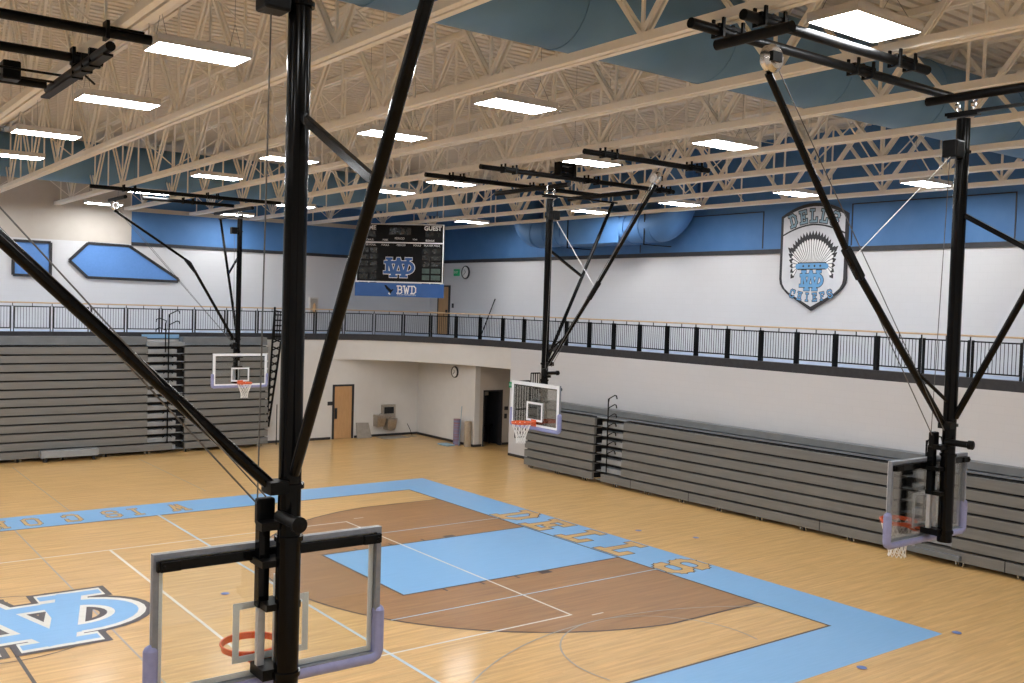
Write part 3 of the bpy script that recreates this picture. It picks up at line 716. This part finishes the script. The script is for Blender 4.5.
MB().tube([(-20, 4.3, 8.86), (-12.5, 4.3, 8.86)], .018, 8).tube([(-20, 4.55, 8.8), (-12.5, 4.55, 8.8)], .018, 8).build('tie_rod', M['blackd'], root)
MB().box(-13.25, -13.02, 4.35, 4.6, 8.72, 8.98).build('pulley_box', M['blackd'], root, bevel=.02)
m = MB()
for y in (2.6, 3.0, 3.5): m.box(-12.56, -12.42, y-.04, y+.04, 8.68, 8.92)
m.build('swivel_bracket', M['blackd'], root)
MB().tube([(-12.4, 3.4, 8.72), (-12.25, 3.55, 8.66)], .015, 8).build('release_lever', M['blackd'], root)
# camera / sensor globe by a light
root = thing('security_camera', (-10.95, 3.0, 9.25), 'small chrome dome camera above the first light at upper left', 'camera')
MB().lathe((-10.95, 2.72, 9.26), [(0,-.09),(.05,-.075),(.085,-.02),(.085,.02),(.04,.06),(0,.07)], 20).build('dome', M['chrome'], root, smooth=True)
MB().tube([(-10.95, 2.72, 9.3), (-10.95, 2.72, ZD-.02)], .012, 8).build('drop_pipe', M['truss'], root)

# ------------------------------------------------------------------ bleachers
def bank(name, org, along, back, length, rows, pitch, z0, aisles, label, steps, depth=.75, gap=.058, topz=.25, contin=False):
    """org = front corner at floor, along/back unit vectors"""
    def W(s, b, z): return (org[0]+along[0]*s+back[0]*b, org[1]+along[1]*s+back[1]*b, z)
    def bx(m, s0, s1, b0, b1, za, zb): m.hexa([W(s0,b0,za),W(s1,b0,za),W(s1,b1,za),W(s0,b1,za),W(s0,b0,zb),W(s1,b0,zb),W(s1,b1,zb),W(s0,b1,zb)]); return m
    root = thing(name, (org[0], org[1], 0), label, 'bleachers', 'closed telescopic bleachers')
    segs = []; s = 0
    for a, b in aisles: segs.append((s, a)); s = b
    segs.append((s, length))
    H = z0+rows*pitch
    m = MB()
    uf = .12+.011*rows
    for s0, s1 in segs: bx(m, s0+.03, s1-.03, uf, depth, z0+.03, H-.03)
    for a, b in aisles: bx(m, a-.02, b+.02, .42, depth, z0+.03, H-.06)
    m.build('gap_shade_body', M['bl_dark'], root)  # near-black body added so the gaps between rows and aisles read dark
    for r in range(rows):
        za = z0+r*pitch; b0 = .011*r
        for k, (s0, s1) in enumerate(segs):
            if r == 0:
                s0 = s0-(.9 if k else 0)
            m = MB(); bx(m, s0, s1, b0, b0+.1, za, za+pitch-gap)
            bx(m, s0, s1, b0+.1, .5, za+pitch-gap-.03, za+pitch-gap-.004)
            m.build('seat_row', M['bl_gray'], root)
    for k, (s0, s1) in enumerate(segs):
        if contin:
            if k == 0: bx(MB(), -.02, length, uf+.02, depth, H+.0, H+.05).build('top_deck', M['bl_deck'], root); bx(MB(), -.02, length, uf+.1, depth, H+.075, H+topz).build('back_board', M['bl_deck'], root)
        else:
            bx(MB(), s0-.02, s1+.02, uf+.01, depth, H+.01, H+.06).build('top_deck', M['bl_deck'], root); bx(MB(), s0-.02, s1+.02, uf+.04, depth, H+.06, H+topz).build('back_board', M['bl_deck'], root)
    for (a, b) in aisles:
        for r in range(rows):
            za = z0+r*pitch
            m = MB(); bx(m, a+.3, b-.02, .14, .42, za+.13, za+.155); bx(m, a+.3, b-.02, .14, .16, za+.0, za+.13)
            bx(m, a, b, .2, .42, za-.02, za+.0); m.build('aisle_step', M['bl_step'], root)
        m = MB(); bx(m, a, b, .16, depth-.01, H-.03, H+.0 if contin else H+.12); m.build('aisle_deck', M['bl_step'], root)
        # hooked aisle handrails
        c = (a+b)/2+steps[0]
        post = MB().tube([W(c, .06, .12 if steps[2] else z0), W(c, .06, steps[1])], .022, 10).build('aisle_rail_post', M['blackd'], root, smooth=True)
        n = steps[3]
        for k in range(n):
            z = steps[1]-steps[4]*k; d = steps[5]
            pts = [W(c, .06, z-.12), W(c+d*.03, .06, z), W(c+d*.28, .06, z+.13), W(c+d*.36, .06, z+.12), W(c+d*.39, .06, z+.02)]
            if k == 0: pts[0] = W(c, .06, z-.15)
            MB().tube(pts, .02, 8).build('rail_hook', M['blackd'], root, smooth=True)
    # casters
    s = .25
    while s < length:
        bx(MB(), s-.015, s+.015, .01, .05, .03, z0+.02).build('caster_bracket', M['chrome'], root); bx(MB(), s+.16, s+.19, .01, .05, .03, z0+.02).build('caster_bracket', M['chrome'], root)
        m = MB(); m.lathe(W(s+.08, .1, .055), [(0,-.02),(.055,-.02),(.055,.02),(0,.02)], 14, (along[0],along[1],0)); m.build('caster_wheel', M['bl_dark'], root, smooth=True)
        s += 1.42
    return root, W, bx
# right bank: starts at far end, runs towards the camera side
ang_ = math.atan2(.036, 1)
al = (math.sin(ang_), -math.cos(ang_)); bk = (math.cos(ang_), math.sin(ang_))
yE = 16.95
org = (6.45-.036*yE, yE)
rb_, W, bx = bank('bleachers', org, al, bk, 24.0, 7, .298, .11, [(3.52, 4.85), (14.35, 15.75)], 'long gray closed bleachers along the right wall, seven rows high', (-.05, 2.85, True, 7, .3, 1), depth=.6, topz=.26, contin=True)
# front seams of bottom row
m = MB()
for s in (5.3, 7.7, 12.2, 17.0): bx(m, s-.012, s+.012, -.004, .02, .1, .36)
m.build('row_joint', M['bl_dark'], rb_)
m = MB(); bx(m, 14.7, 16.0, -.1, .0, .14, .26); m.build('pull_handle_board', M['bl_deck'], rb_)
# far bank along the left half of the far wall
fb_, W2, bx2 = bank('bleachers', (-.3, 25.36), (-1,0), (0,1), 15.5, 13, .294, .13, [(3.25, 4.6)], 'tall gray closed bleachers along the far wall at left, thirteen rows high', (-.05, 5.1, False, 2, .38, -1), depth=.78, topz=.3)
m = MB(); m.tube([W2(3.98,.1,3.7), W2(3.98,.1,4.75)], .02, 8)
for z in (4.85, 4.5): m.tube([W2(3.98,.1,z-.1), W2(3.95,.1,z), W2(4.2,.1,z+.1), W2(4.32,.1,z+.05), W2(4.33,.1,z-.05)], .02, 8)
m.build('aisle_rail_post', M['blackd'], fb_, smooth=True)
for k in range(12):
    z = .3+k*.294
    m = MB(); m.tube([W2(3.7,.08,z-.02), W2(3.8,.06,z+.06), W2(3.95,.06,z+.07), W2(4.05,.08,z-.02)], .02, 6); m.build('rail_hook', M['blackd'], fb_)
o = MB(); o.box(-8.5, -6.65, 25.02, 25.35, .15, .385); st_ = thing('pull_out_step', (-7.57, 25.2, 0), 'low gray step block on the floor before the far left bleachers', 'step')
o.build('step_box', M['bl_step'], st_, bevel=.008)
MB().box(-8.4, -8.3, 25.05, 25.3, 0, .15).box(-6.85, -6.75, 25.05, 25.3, 0, .15).build('foot', M['bl_dark'], st_)
# pale ledge at the top of the far aisle
o = MB().box(-4.93, -3.56, WY-.05, WY-.032, 4.18, 4.33).build('gallery_gate_ledge', M['ledge']); tag(o, 'pale blue ledge at the gallery gate above the far bleacher aisle', 'ledge')
# folded end rails
root = thing('folded_end_rail', (.1, 25.8, 0), 'tall black lattice end rail folded at the right end of the far bleachers', 'rail')
m = MB(); yb = 25.75
A0, A1, B0, B1 = (-.2, .75), (.05, 5.45), (-.12, .72), (.42, 4.1)
m.tube([(A0[0], yb, A0[1]), (A1[0], yb, A1[1])], .045, 8); m.tube([(B0[0], yb, B0[1]), (.33, yb, 4.1)], .045, 8); m.tube([(.33, yb, 4.1), (.42, yb, 5.25)], .03, 8); m.tube([(A1[0], yb, 5.3), (.42, yb, 5.25)], .03, 8)
m.build('side_tube', M['blackd'], root, smooth=True)
m = MB()
for k in range(22):
    t = k/21.; z = 1.0+t*3.2; xa = -.2+(z-.75)/4.7*.25; xb = -.12+(z-.72)/3.38*.45
    m.tube([(xa, yb, z), (xb, yb, z+.14*(-1)**k)], .03, 6)
m.build('lattice_bars', M['blackd'], root)
m = MB()
for k in range(5):
    z = 4.3+k*.21; m.tube([(.0, yb, z), (.4, yb, z)], .032, 6)
for k in range(4): m.tube([(.05+.1*k, yb, 4.2), (.08+.1*k, yb, 5.3)], .02, 6)
m.build('rail_grid', M['blackd'], root)
MB().tube([(.2, yb-.05, 0), (.2, yb-.05, 1.6)], .02, 8).build('leg', M['blackd'], root)
root = thing('folded_end_rail', (6.3, 17.6, 0), 'black barred end rails standing at the far end of the right bleachers', 'rail')
for (x0, x1, z0, z1, n) in ((5.82, 6.42, 1.0, 3.05, 5), (6.48, 6.9, 1.2, 3.33, 4)):
    m = MB()
    for k in range(n+1): x = x0+(x1-x0)*k/n; m.beam((x, 17.5, z0), (x, 17.5, z1), .03, .03)
    for z in (z0, (z0+z1)/2, z1): m.beam((x0, 17.5, z), (x1, 17.5, z), .03, .05)
    m.build('rail_panel', M['blackd'], root)
m = MB()
for x in (6.45, 6.88): m.tube([(x, 17.5, 0), (x, 17.5, 1.3)], .025, 8)
m.beam((5.82, 17.5, 1.0), (6.9, 17.5, 1.0), .03, .03)
m.build('leg', M['blackd'], root)

# ------------------------------------------------------------------ doors and things on the far side
d = thing('door_1', (3.35, WY, 0), None, None); st(d, 'light oak door in black frame on the far lower wall', 'door')
MB().box(2.95, 3.76, WY-.0, WY+.05, .01, 2.2).build('door_leaf', M['door'], d)
MB().box(2.86, 2.95, WY-.03, WY+.1, 0, 2.28).box(3.76, 3.85, WY-.03, WY+.1, 0, 2.28).box(2.95, 3.76, WY-.03, WY+.1, 2.2, 2.28).build('door_frame', M['band_black'], d)
MB().box(2.98, 3.07, WY-.05, WY, .85, 1.3).tube([(3.025, WY-.08, .95), (3.025, WY-.08, 1.2)], .015, 8).build('door_handle', M['band_black'], d)
d = thing('door_2', (7.9, 21.8, 0), None, None); st(d, 'open dark doorway in black frame at the end of the passage', 'door')
MB().box(7.42, 7.47, 21.76, 21.95, 0, 2.3).box(8.3, 8.38, 21.76, 21.95, 0, 2.3).box(7.47, 8.3, 21.76, 21.95, 2.24, 2.3).build('door_frame', M['band_black'], d)
MB().box(7.35, 8.45, 22.9, 23.0, 0, 2.6).box(7.35, 7.4, 22.0, 22.9, 0, 2.6).box(8.4, 8.45, 22.0, 22.9, 0, 2.6).box(7.35, 8.45, 22.0, 22.95, 2.5, 2.6).build('painted_dark_room', M['dark'], d)  # near-black shell paints the darkness inside the doorway
MB().box(7.5, 7.56, 22.05, 22.8, .02, 2.1).build('door_leaf', M['alu'], d)
MB().box(7.56, 8.25, 22.6, 22.85, 2.0, 2.2).build('shelf_load', M['wall_plain'], d)
MB().box(7.75, 8.3, 22.3, 22.8, .75, .82).box(7.8, 7.84, 22.4, 22.44, 0, .75).box(8.2, 8.24, 22.4, 22.44, 0, .75).build('table', M['blackd'], d)
d = thing('door_3', (UX, 27.3, ZF), None, None); st(d, 'oak door on the upper gallery, behind the scoreboard', 'door')
MB().box(UX-.05, UX, 26.92, 27.76, ZF, 6.55).build('door_leaf', M['door'], d)
MB().box(UX-.07, UX, 26.85, 26.92, ZF, 6.62).box(UX-.07, UX, 27.76, 27.83, ZF, 6.62).box(UX-.07, UX, 26.92, 27.76, 6.55, 6.62).build('door_frame', M['band_black'], d)
MB().box(UX-.12, UX-.05, 27.0, 27.06, 5.3, 5.5).build('door_handle', M['band_black'], d)
def clock(c, n, r, lab):
    root = thing('wall_clock', c, lab, 'clock')
    m = MB(); m.lathe(c, [(0,.03),(r*.84,.03),(r*.84,.045)], 32, n); m.build('clock_face', M['white'], root, smooth=False)
    m = MB(); m.lathe(c, [(r*.84,.03),(r*.84,.06),(r*.95,.065),(r,.04),(r,0),(0,0)], 32, n); m.build('clock_rim', M['band_black'], root, smooth=True)
    N = Vector(n); u = N.cross(Vector((0,0,1))).normalized(); c = Vector(c)
    m = MB()
    for an, l in ((.6, .5), (2.2, .7)):
        dd = u*math.sin(an)+Vector((0,0,1))*math.cos(an); m.beam(c+N*.035, c+N*.035+dd*r*l, .02, .006, up=n)
    m.build('clock_hands', M['band_black'], root)
clock((6.99, 23.26, 2.95), (-1,0,0), .24, 'round black rimmed wall clock in the alcove under the gallery')
clock((8.98, 25.6, 7.2), (-1,0,0), .3, 'round black rimmed wall clock on the upper gallery wall right of the scoreboard')
def sans(txt, size, f, mt, name, parent, align='CENTER', thick=0):
    cu = bpy.data.curves.new('t', 'FONT'); cu.body = txt; cu.size = size; cu.align_x = align; cu.align_y = 'CENTER'; cu.offset = thick
    ob = bpy.data.objects.new('t', cu); C.objects.link(ob)
    dg = bpy.context.evaluated_depsgraph_get(); me = bpy.data.meshes.new_from_object(ob.evaluated_get(dg))
    m = MB(); m.add([f(v.co.x, v.co.y) for v in me.vertices], [tuple(p.vertices) for p in me.polygons])
    bpy.data.objects.remove(ob); bpy.data.curves.remove(cu); bpy.data.meshes.remove(me)
    return m.build(name, mt, parent)
def exit_sign(y, z, x, lab, s=.34):
    root = thing('exit_sign', (x-.1, y, z), lab, 'exit sign')
    MB().box(x-.07, x, y-s*.6, y+s*.6, z-s*.45, z+s*.45).build('sign_box', M['green'], root, bevel=.006)
    sans('EXIT', s*.45, lambda u, v: (x-.073, y-u, z+v), M['white'], 'sign_text', root)
exit_sign(26.33, 7.2, UX, 'small green exit sign beside the upper gallery clock')
exit_sign(19.3, 2.74, WX, 'green exit sign on the white wall edge by the passage', .24)
# drinking fountain
root = thing('drinking_fountain', (5.3, WY, .3), 'stainless double drinking fountain with bottle filler on the far wall', 'drinking fountain')
MB().box(5.17, 5.83, WY-.12, WY-.004, .8, 1.36).build('bottle_filler', M['steel'], root, bevel=.01)
MB().box(5.27, 5.73, WY-.135, WY-.118, .98, 1.26).build('filler_recess', M['bl_dark'], root)
for (x0, x1, z) in ((4.80, 5.22, .95), (5.3, 5.76, .80)):
    m = MB()
    m.hexa([(x0+.04,WY-.32,z-.5),(x1-.04,WY-.32,z-.5),(x1,WY-.004,z-.5),(x0,WY-.004,z-.5),(x0,WY-.4,z-.12),(x1,WY-.4,z-.12),(x1,WY-.004,z-.12),(x0,WY-.004,z-.12)])
    m.box(x0-.01, x1+.01, WY-.41, WY-.004, z-.12, z)
    b_ = m.build('basin', M['steel'], root, bevel=.012)
    MB().tube([(x0+.12, WY-.34, z), (x0+.12, WY-.36, z+.06), (x0+.18, WY-.36, z+.08)], .018, 8).build('spout', M['chrome'], b_)
# small wall boxes
for (a, lab) in (((2.64, 2.9, WY-.03, WY, 1.42, 1.58), 'small dark plate on the wall left of the far oak door'), ((8.5, 8.62, 21.76, 21.8, 1.1, 1.3), 'small dark switch right of the open doorway')):
    q = MB().box(*a).build('wall_plate', M['band_black'], bevel=.005); tag(q, lab, 'wall plate')
q = MB().box(8.5, 8.66, 21.75, 21.8, 1.45, 1.6).build('wall_plate', M['band_black'], bevel=.005); tag(q, 'upper dark plate on the wall right of the open doorway', 'wall plate')
q = MB().box(UX-.03, UX, 26.55, 26.68, 5.6, 5.8).build('wall_plate', M['band_black'], bevel=.005); tag(q, 'dark reader plate beside the upper gallery door', 'wall plate')
q = MB().box(-6.3, -6.15, UY-.05, UY, 4.95, 5.1).build('wall_plate', M['band_black'], bevel=.005); tag(q, 'tiny black box on the far gallery wall behind the left railing', 'wall plate')
root = thing('extinguisher_cabinet', (3.03, UY, 5.1), 'framed extinguisher cabinet on the far gallery wall', 'cabinet')
MB().box(2.82, 3.24, UY-.1, UY, 5.15, 5.88).build('cabinet_box', M['fixture'], root, bevel=.01)
MB().box(2.87, 3.19, UY-.112, UY-.1, 5.2, 5.83).build('cabinet_window', M['steel'], root)
MB().lathe((3.03, UY-.15, 5.2), [(0,0),(.07,0),(.07,.32),(.03,.42),(0,.44)], 14).build('extinguisher', M['door'], root, smooth=True)
# rolls, board, stick, mats
r1 = MB().lathe((6.72, 22.62, .0), [(0,0),(.15,0),(.15,1.07),(0,1.07)], 20).build('upright_roll', M['stripe'], smooth=True); tag(r1, 'striped red and blue upright roll standing by the alcove wall', 'roll')
r2 = MB().lathe((6.85, 22.02, .0), [(0,0),(.15,0),(.15,1.03),(.06,1.03),(.06,.98),(0,.98)], 20).build('upright_roll', M['card'], smooth=True); tag(r2, 'plain brown cardboard roll standing at the alcove wall corner', 'roll')
q = MB().tube([(6.66, 22.36, 0), (6.72, 22.3, 1.62)], .015, 8).build('pole_stick', M['sign_lblue']); tag(q, 'thin dark pole leaning between the two upright rolls', 'pole')
q = MB().box(6.1, 6.5, 22.4, 23.1, 0, .05).build('folded_mat', M['sign_lblue'], bevel=.01); tag(q, 'flat blue gray mat on the floor beside the striped roll', 'mat')
q = MB().hexa([(3.93,25.95,0),(4.62,25.95,0),(4.62,25.98,0),(3.93,25.98,0),(3.97,26.16,.64),(4.56,26.16,.62),(4.56,26.19,.62),(3.97,26.19,.64)]).build('leaning_board', M['cardgray']); tag(q, 'square gray brown board leaning on the wall right of the far door', 'board')
q = MB().box(4.85, 6.1, 25.3, 26.0, 0, .012).build('floor_mat', M['cardgray']); tag(q, 'thin gray mat on the floor under the drinking fountain', 'mat')
root = thing('floor_stand', (6.4, 25.6, 0), 'small wire stand on the floor in the alcove corner', 'stand')
MB().lathe((6.4, 25.6, 0), [(0,0),(.2,0),(.2,.02),(0,.03)], 18).build('base', M['card'], root)
MB().tube([(6.4, 25.6, .02), (6.3, 25.62, .3), (6.2, 25.7, .55)], .012, 6).build('stem', M['blackd'], root)
q = MB().tube([(8.55, 23.75, ZF), (8.92, 23.25, 6.05)], .025, 8).build('leaning_pole', M['blackd']); tag(q, 'black pole leaning on the upper gallery wall behind the railing', 'pole')
# blue wall panels on far gallery wall
def wall_panel(pts, lab):
    root = thing('wall_panel', (sum(p[0] for p in pts)/len(pts), UY, min(p[1] for p in pts)), lab, 'wall panel')
    MB().prism(pts, lambda u, v, t: (u, UY-t, v), 0, .03).build('panel_face', M['panel_blue'], root)
    m = MB(); n = len(pts)
    for i in range(n): m.beam((pts[i][0], UY-.035, pts[i][1]), (pts[(i+1)%n][0], UY-.035, pts[(i+1)%n][1]), .1, .07, up=(0,1,0))
    m.build('panel_border', M['band_black'], root)
wall_panel([(-8.80,6.36),(-7.55,6.36),(-7.55,7.60),(-8.80,7.60)], 'square blue wall panel with black edge at far upper left')
wall_panel([(-6.9,6.98),(-6.25,6.37),(-2.84,6.34),(-2.84,6.44),(-4.75,7.64),(-6.25,7.66)], 'long pointed blue wall panel with black edge left of the far hoop')

# ------------------------------------------------------------------ scoreboard
k_ = .92; sa = math.radians(135); sd = (math.sin(sa), math.cos(sa)); sn = (-.7071, -.7071)
cxs, cys = -15.796+k_*(6.53+15.796), -10.8705+k_*(27.27+10.8705)
Zs = lambda z: 5.797+k_*(z-5.797)
def SB(u, z, t=0): return (cxs+sd[0]*u+sn[0]*t, cys+sd[1]*u+sn[1]*t, z)
root = thing('scoreboard', (cxs, cys, Zs(6.03)), 'black hanging scoreboard with blue sponsor strip in the far corner', 'scoreboard')
hw = 1.985*k_; zt, zm, zb_ = 8.98, Zs(6.66), Zs(6.02)
def sbox(u0, u1, z0, z1, t0, t1): return MB().hexa([SB(u0,z0,t1),SB(u1,z0,t1),SB(u1,z0,t0),SB(u0,z0,t0),SB(u0,z1,t1),SB(u1,z1,t1),SB(u1,z1,t0),SB(u0,z1,t0)])
sbox(-hw, hw, zm, zt, -.18, 0).build('cabinet', M['face_black'], root)
sbox(-hw-.03, hw+.03, zb_, zm-.03, -.12, .03).build('sponsor_panel', M['score_blue'], root)
zmid = Zs(8.50)-.07
m = MB()
for q in ((-hw,hw,zt-.035,zt),(-hw,hw,zm-.01,zm+.035),(-hw,-hw+.04,zm,zt),(hw-.04,hw,zm,zt),(-hw,hw,zmid-.025,zmid+.025)):
    mm = sbox(q[0], q[1], q[2], q[3], 0, .02); m.add(mm.v, mm.f)
m.build('white_trim', M['white'], root)
fS = lambda u0, z0, t=.012: (lambda u, v: SB(u0+u, z0+v, t))
for txt, u0, z0, sz in (('HOME', -1.36, zt-.17, .24), ('GUEST', 1.36, zt-.17, .24)):
    sans(txt, sz, fS(u0, z0), M['white'], 'team_lettering', root, thick=.008)
for txt, u0, z0, sz in (('BONUS', -1.3, zmid+.1, .11), ('POSS', -.62, zmid+.1, .1), ('PERIOD', -.02, zmid+.17, .12), ('POSS', .62, zmid+.14, .08), ('BONUS', 1.25, zmid+.1, .11), ('FOULS', -.62, zmid-.1, .11), ('PERIOD', 0.05, zmid-.1, .11), ('FOULS', .72, zmid-.1, .11),
                        ('PLAYER FOUL', -1.35, zmid-.1, .11), ('PLAYER FOUL', 1.35, zmid-.1, .11)):
    sans(txt, sz, fS(u0, z0), M['white'], 'small_lettering', root)
for (u0, u1, z0, z1) in ((-.45,.45,zmid+.33,zt-.15), (-1.65,-1.05,zmid+.25,zt-.32), (1.05,1.65,zmid+.25,zt-.32)):
    sbox(u0, u1, z0, z1, 0, .008).build('digit_window', M['digit'], root)
for sg in (-1, 1):
    for r in range(6):
        z = zmid-.32-r*.27
        for q in ((.95, 1.25), (1.32, 1.7)):
            a, b = sorted((sg*q[0], sg*q[1]))
            sbox(a, b, z-.1, z+.1, 0, .008).build('digit_window', M['digit_green'] if r in (3, 4) and sg == 1 else M['digit'], root)
for mname, gr, t in (('white', .07, .011), ('score_blue', 0, .015)):
    m = MB(); s2 = .36*k_; monogram(m, lambda u, v, t=t: SB(-.02+u*s2, (zmid+zm)/2-.2+v*s2, t), gr); m.build('monogram', M[mname], root)
# sponsor text: BWD in slab letters and a bird mark
m = MB()
for i, ch in enumerate('BWD'):
    kk = .3/6; o_ = (-.02, .26, .56)[i]
    letter(m, ch, lambda u, v, o_=o_: SB(-.05+o_+u*kk, (zb_+zm)/2-.15+v*kk, .036), .9)
m.build('sponsor_lettering', M['white'], root)
sans('BANK OF WISCONSIN DELLS', .062, fS(.33, (zb_+zm)/2-.21, .036), M['white'], 'sponsor_lettering', root)
m = MB(); m.flat([(-.55,.18),(-.45,.17),(-.3,.05),(-.2,-.02),(-.15,.02),(-.1,.0),(-.18,-.08),(-.25,-.2),(-.33,-.08),(-.45,.02)], lambda u, v: SB(-.12+u*.9, (zb_+zm)/2+v, .036)); m.build('bird_mark', M['face_black'], root)
m = MB(); m.flat([(-.31,-.12),(-.24,-.2),(-.3,-.22),(-.36,-.16)], lambda u, v: SB(-.12+u*.9, (zb_+zm)/2+v, .038)); m.build('bird_mark', M['white'], root, label='white tail of the bird mark')
m = MB()
for u in (-1.5, 1.5): m.tube([SB(u, zt, -.09), SB(u, ZD-.02, -.09)], .015, 6)
m.build('hanger_rod', M['wire'], root)

# ------------------------------------------------------------------ shield sign on the right wall
SY, SZ0, SZ1, SHW = 7.26, 5.90, 9.10, 1.175
root = thing('shield_sign', (UX, SY, SZ0), 'large shield sign with DELLS CHIEFS lettering and feather headdress on the right wall', 'sign')
def shield(g):
    h = SHW-g; H = SZ1-SZ0
    top = []
    for i in range(13):
        u = -h+2*h*i/12; top.append((u, SZ1-g*1.1-.36*(abs(u)/SHW)**2))
    side = [(h, SZ0+.95)]+[(h-.03, SZ0+.8), (h-.12, SZ0+.66+.0*g), (h-.3, SZ0+.50+g*.2)]
    pts = top+side+[(0, SZ0+g*1.25)]+[(-a, b) for a, b in reversed(side)]
    return pts
def SH(u, z, t): return (UX-.03-t, SY-u, z)
MB().prism(shield(0), lambda u, v, t: SH(u, v, t), 0, .05).build('shield_board', M['band_black'], root)
MB().prism(shield(.095), lambda u, v, t: SH(u, v, t), .05, .056).build('shield_face', M['sign_white'], root)
m = MB(); pts = [(-1.1+2.2*i/16, 8.46-.30*(abs(-1.1+2.2*i/16)/1.1)**1.8) for i in range(17)]
m.strip([(u, z+.025) for u, z in pts], [(u, z-.025) for u, z in pts], lambda u, v: SH(u, v, .059)); m.build('arc_line', M['band_black'], root)
def arched(txt, zc, bend, h, adv, w, outline, mt):
    k = h/6
    n = len(txt)
    for mtt, ww, t in ((outline, w+.95, .060), (mt, w, .063)):
        m = MB()
        for i, ch in enumerate(txt):
            uc = (i-(n-1)/2)*adv; zc_ = zc-bend*uc*uc; tilt = math.atan(-2*bend*uc)
            def f(u, v, uc=uc, zc_=zc_, tilt=tilt, t=t):
                a, b = (u-2)*k*.92, (v-3)*k; return SH(uc+a*math.cos(tilt)-b*math.sin(tilt), zc_+a*math.sin(tilt)+b*math.cos(tilt), t)
            letter(m, ch, f, ww)
        m.build('sign_lettering', M[mtt], root)
arched('DELLS', 8.72, .22, .34, .37, 1.05, 'band_black', 'sign_lblue')
arched('CHIEFS', 6.30, -.24, .215, .265, .95, 'band_black', 'sign_blue')
# feather fan
m = MB(); mt_ = MB(); ml = MB()
c0 = (0, 7.22)
for i in range(29):
    t = (i-14)/14.; an = t*1.75
    bx_, bz_ = t*.46, c0[1]+.06-abs(t)**2*.02
    R_ = .98-.12*abs(t); ex, ez = math.sin(an)*.90, c0[1]+.02+math.cos(an)*1.02*(.98 if abs(t) < .6 else .85)
    if abs(t) > .62: ex = math.copysign(.87-.35*(abs(t)-.62), t); ez = c0[1]+.62-(abs(t)-.62)*2.55
    dx, dz = ex-bx_, ez-bz_; l = math.hypot(dx, dz); nx, nz = -dz/l, dx/l
    P_ = lambda s, w: (bx_+dx*s+nx*w, bz_+dz*s+nz*w)
    m.flat([P_(.0,.01),P_(.5,.035),P_(.78,.045),P_(.78,-.045),P_(.5,-.035),P_(.0,-.01)], lambda u, v: SH(u, v, .059))
    mt_.flat([P_(.72,.055),P_(.84,.075),P_(1.05,.0),P_(.84,-.075),P_(.72,-.055),P_(.8,0)], lambda u, v: SH(u, v, .061))
    ml.flat([P_(.0,.016),P_(.5,.045),P_(.78,.052),P_(.78,.036),P_(.5,.028),P_(.0,.006)], lambda u, v: SH(u, v, .062))
m.build('feather_vanes', M['white'], root); mt_.build('feather_tips', M['band_black'], root); ml.build('feather_edges', M['band_black'], root)
m = MB(); m.flat([(-.5,7.12),(.5,7.12),(.5,7.34),(-.5,7.34)], lambda u, v: SH(u, v, .064))
m.build('headband', M['band_black'], root)
m = MB(); m.flat([(-.47,7.15),(.47,7.15),(.47,7.31),(-.47,7.31)], lambda u, v: SH(u, v, .066))
for u in (-.5, .5): m.flat(arc(u, 7.22, .085, 0, 2*PI, 14)[:-1], lambda a, b: SH(a, b, .067))
m.build('headband', M['sign_blue'], root, label='blue bead band of the headdress')
m = MB()
for u in (-.3, -.1, .1, .3): m.flat([(u-.04,7.23),(u,7.19),(u+.04,7.23),(u,7.27)], lambda a, b: SH(a, b, .069))
m.build('headband_beads', M['band_black'], root)
for mname, gr, t in (('band_black', .07, .068), ('sign_blue', 0, .072)):
    m = MB(); s2 = .215; monogram(m, lambda u, v, t=t: SH(u*s2, 6.80+v*s2*1.15, t), gr); m.build('monogram', M[mname], root)

# ------------------------------------------------------------------ camera, world, view
F, yaw, pitch, roll = 985.456, .645263, -.036711, .029944
f = Vector((math.sin(yaw)*math.cos(pitch), math.cos(yaw)*math.cos(pitch), math.sin(pitch)))
r = Vector((math.cos(yaw), -math.sin(yaw), 0)); u = r.cross(f)
r2 = math.cos(roll)*r+math.sin(roll)*u; u2 = -math.sin(roll)*r+math.cos(roll)*u
from mathutils import Matrix
cam = bpy.data.cameras.new('camera'); cam.sensor_width = 36; cam.lens = F*36/1024; cam.clip_end = 200; cam.clip_start = .05
co = bpy.data.objects.new('camera', cam); C.objects.link(co)
mt4 = Matrix((( r2.x, u2.x, -f.x, -15.7963), (r2.y, u2.y, -f.y, -10.8705), (r2.z, u2.z, -f.z, 5.7966), (0, 0, 0, 1)))
co.matrix_world = mt4
S.camera = co
w = bpy.data.worlds.new('world'); S.world = w; w.use_nodes = True
w.node_tree.nodes['Background'].inputs[0].default_value = (.75, .8, .9, 1); w.node_tree.nodes['Background'].inputs[1].default_value = .1
S.view_settings.view_transform = 'Standard'; S.view_settings.look = 'None'; S.view_settings.gamma = 1; S.view_settings.use_curve_mapping = False
S.view_settings.exposure = 0.30
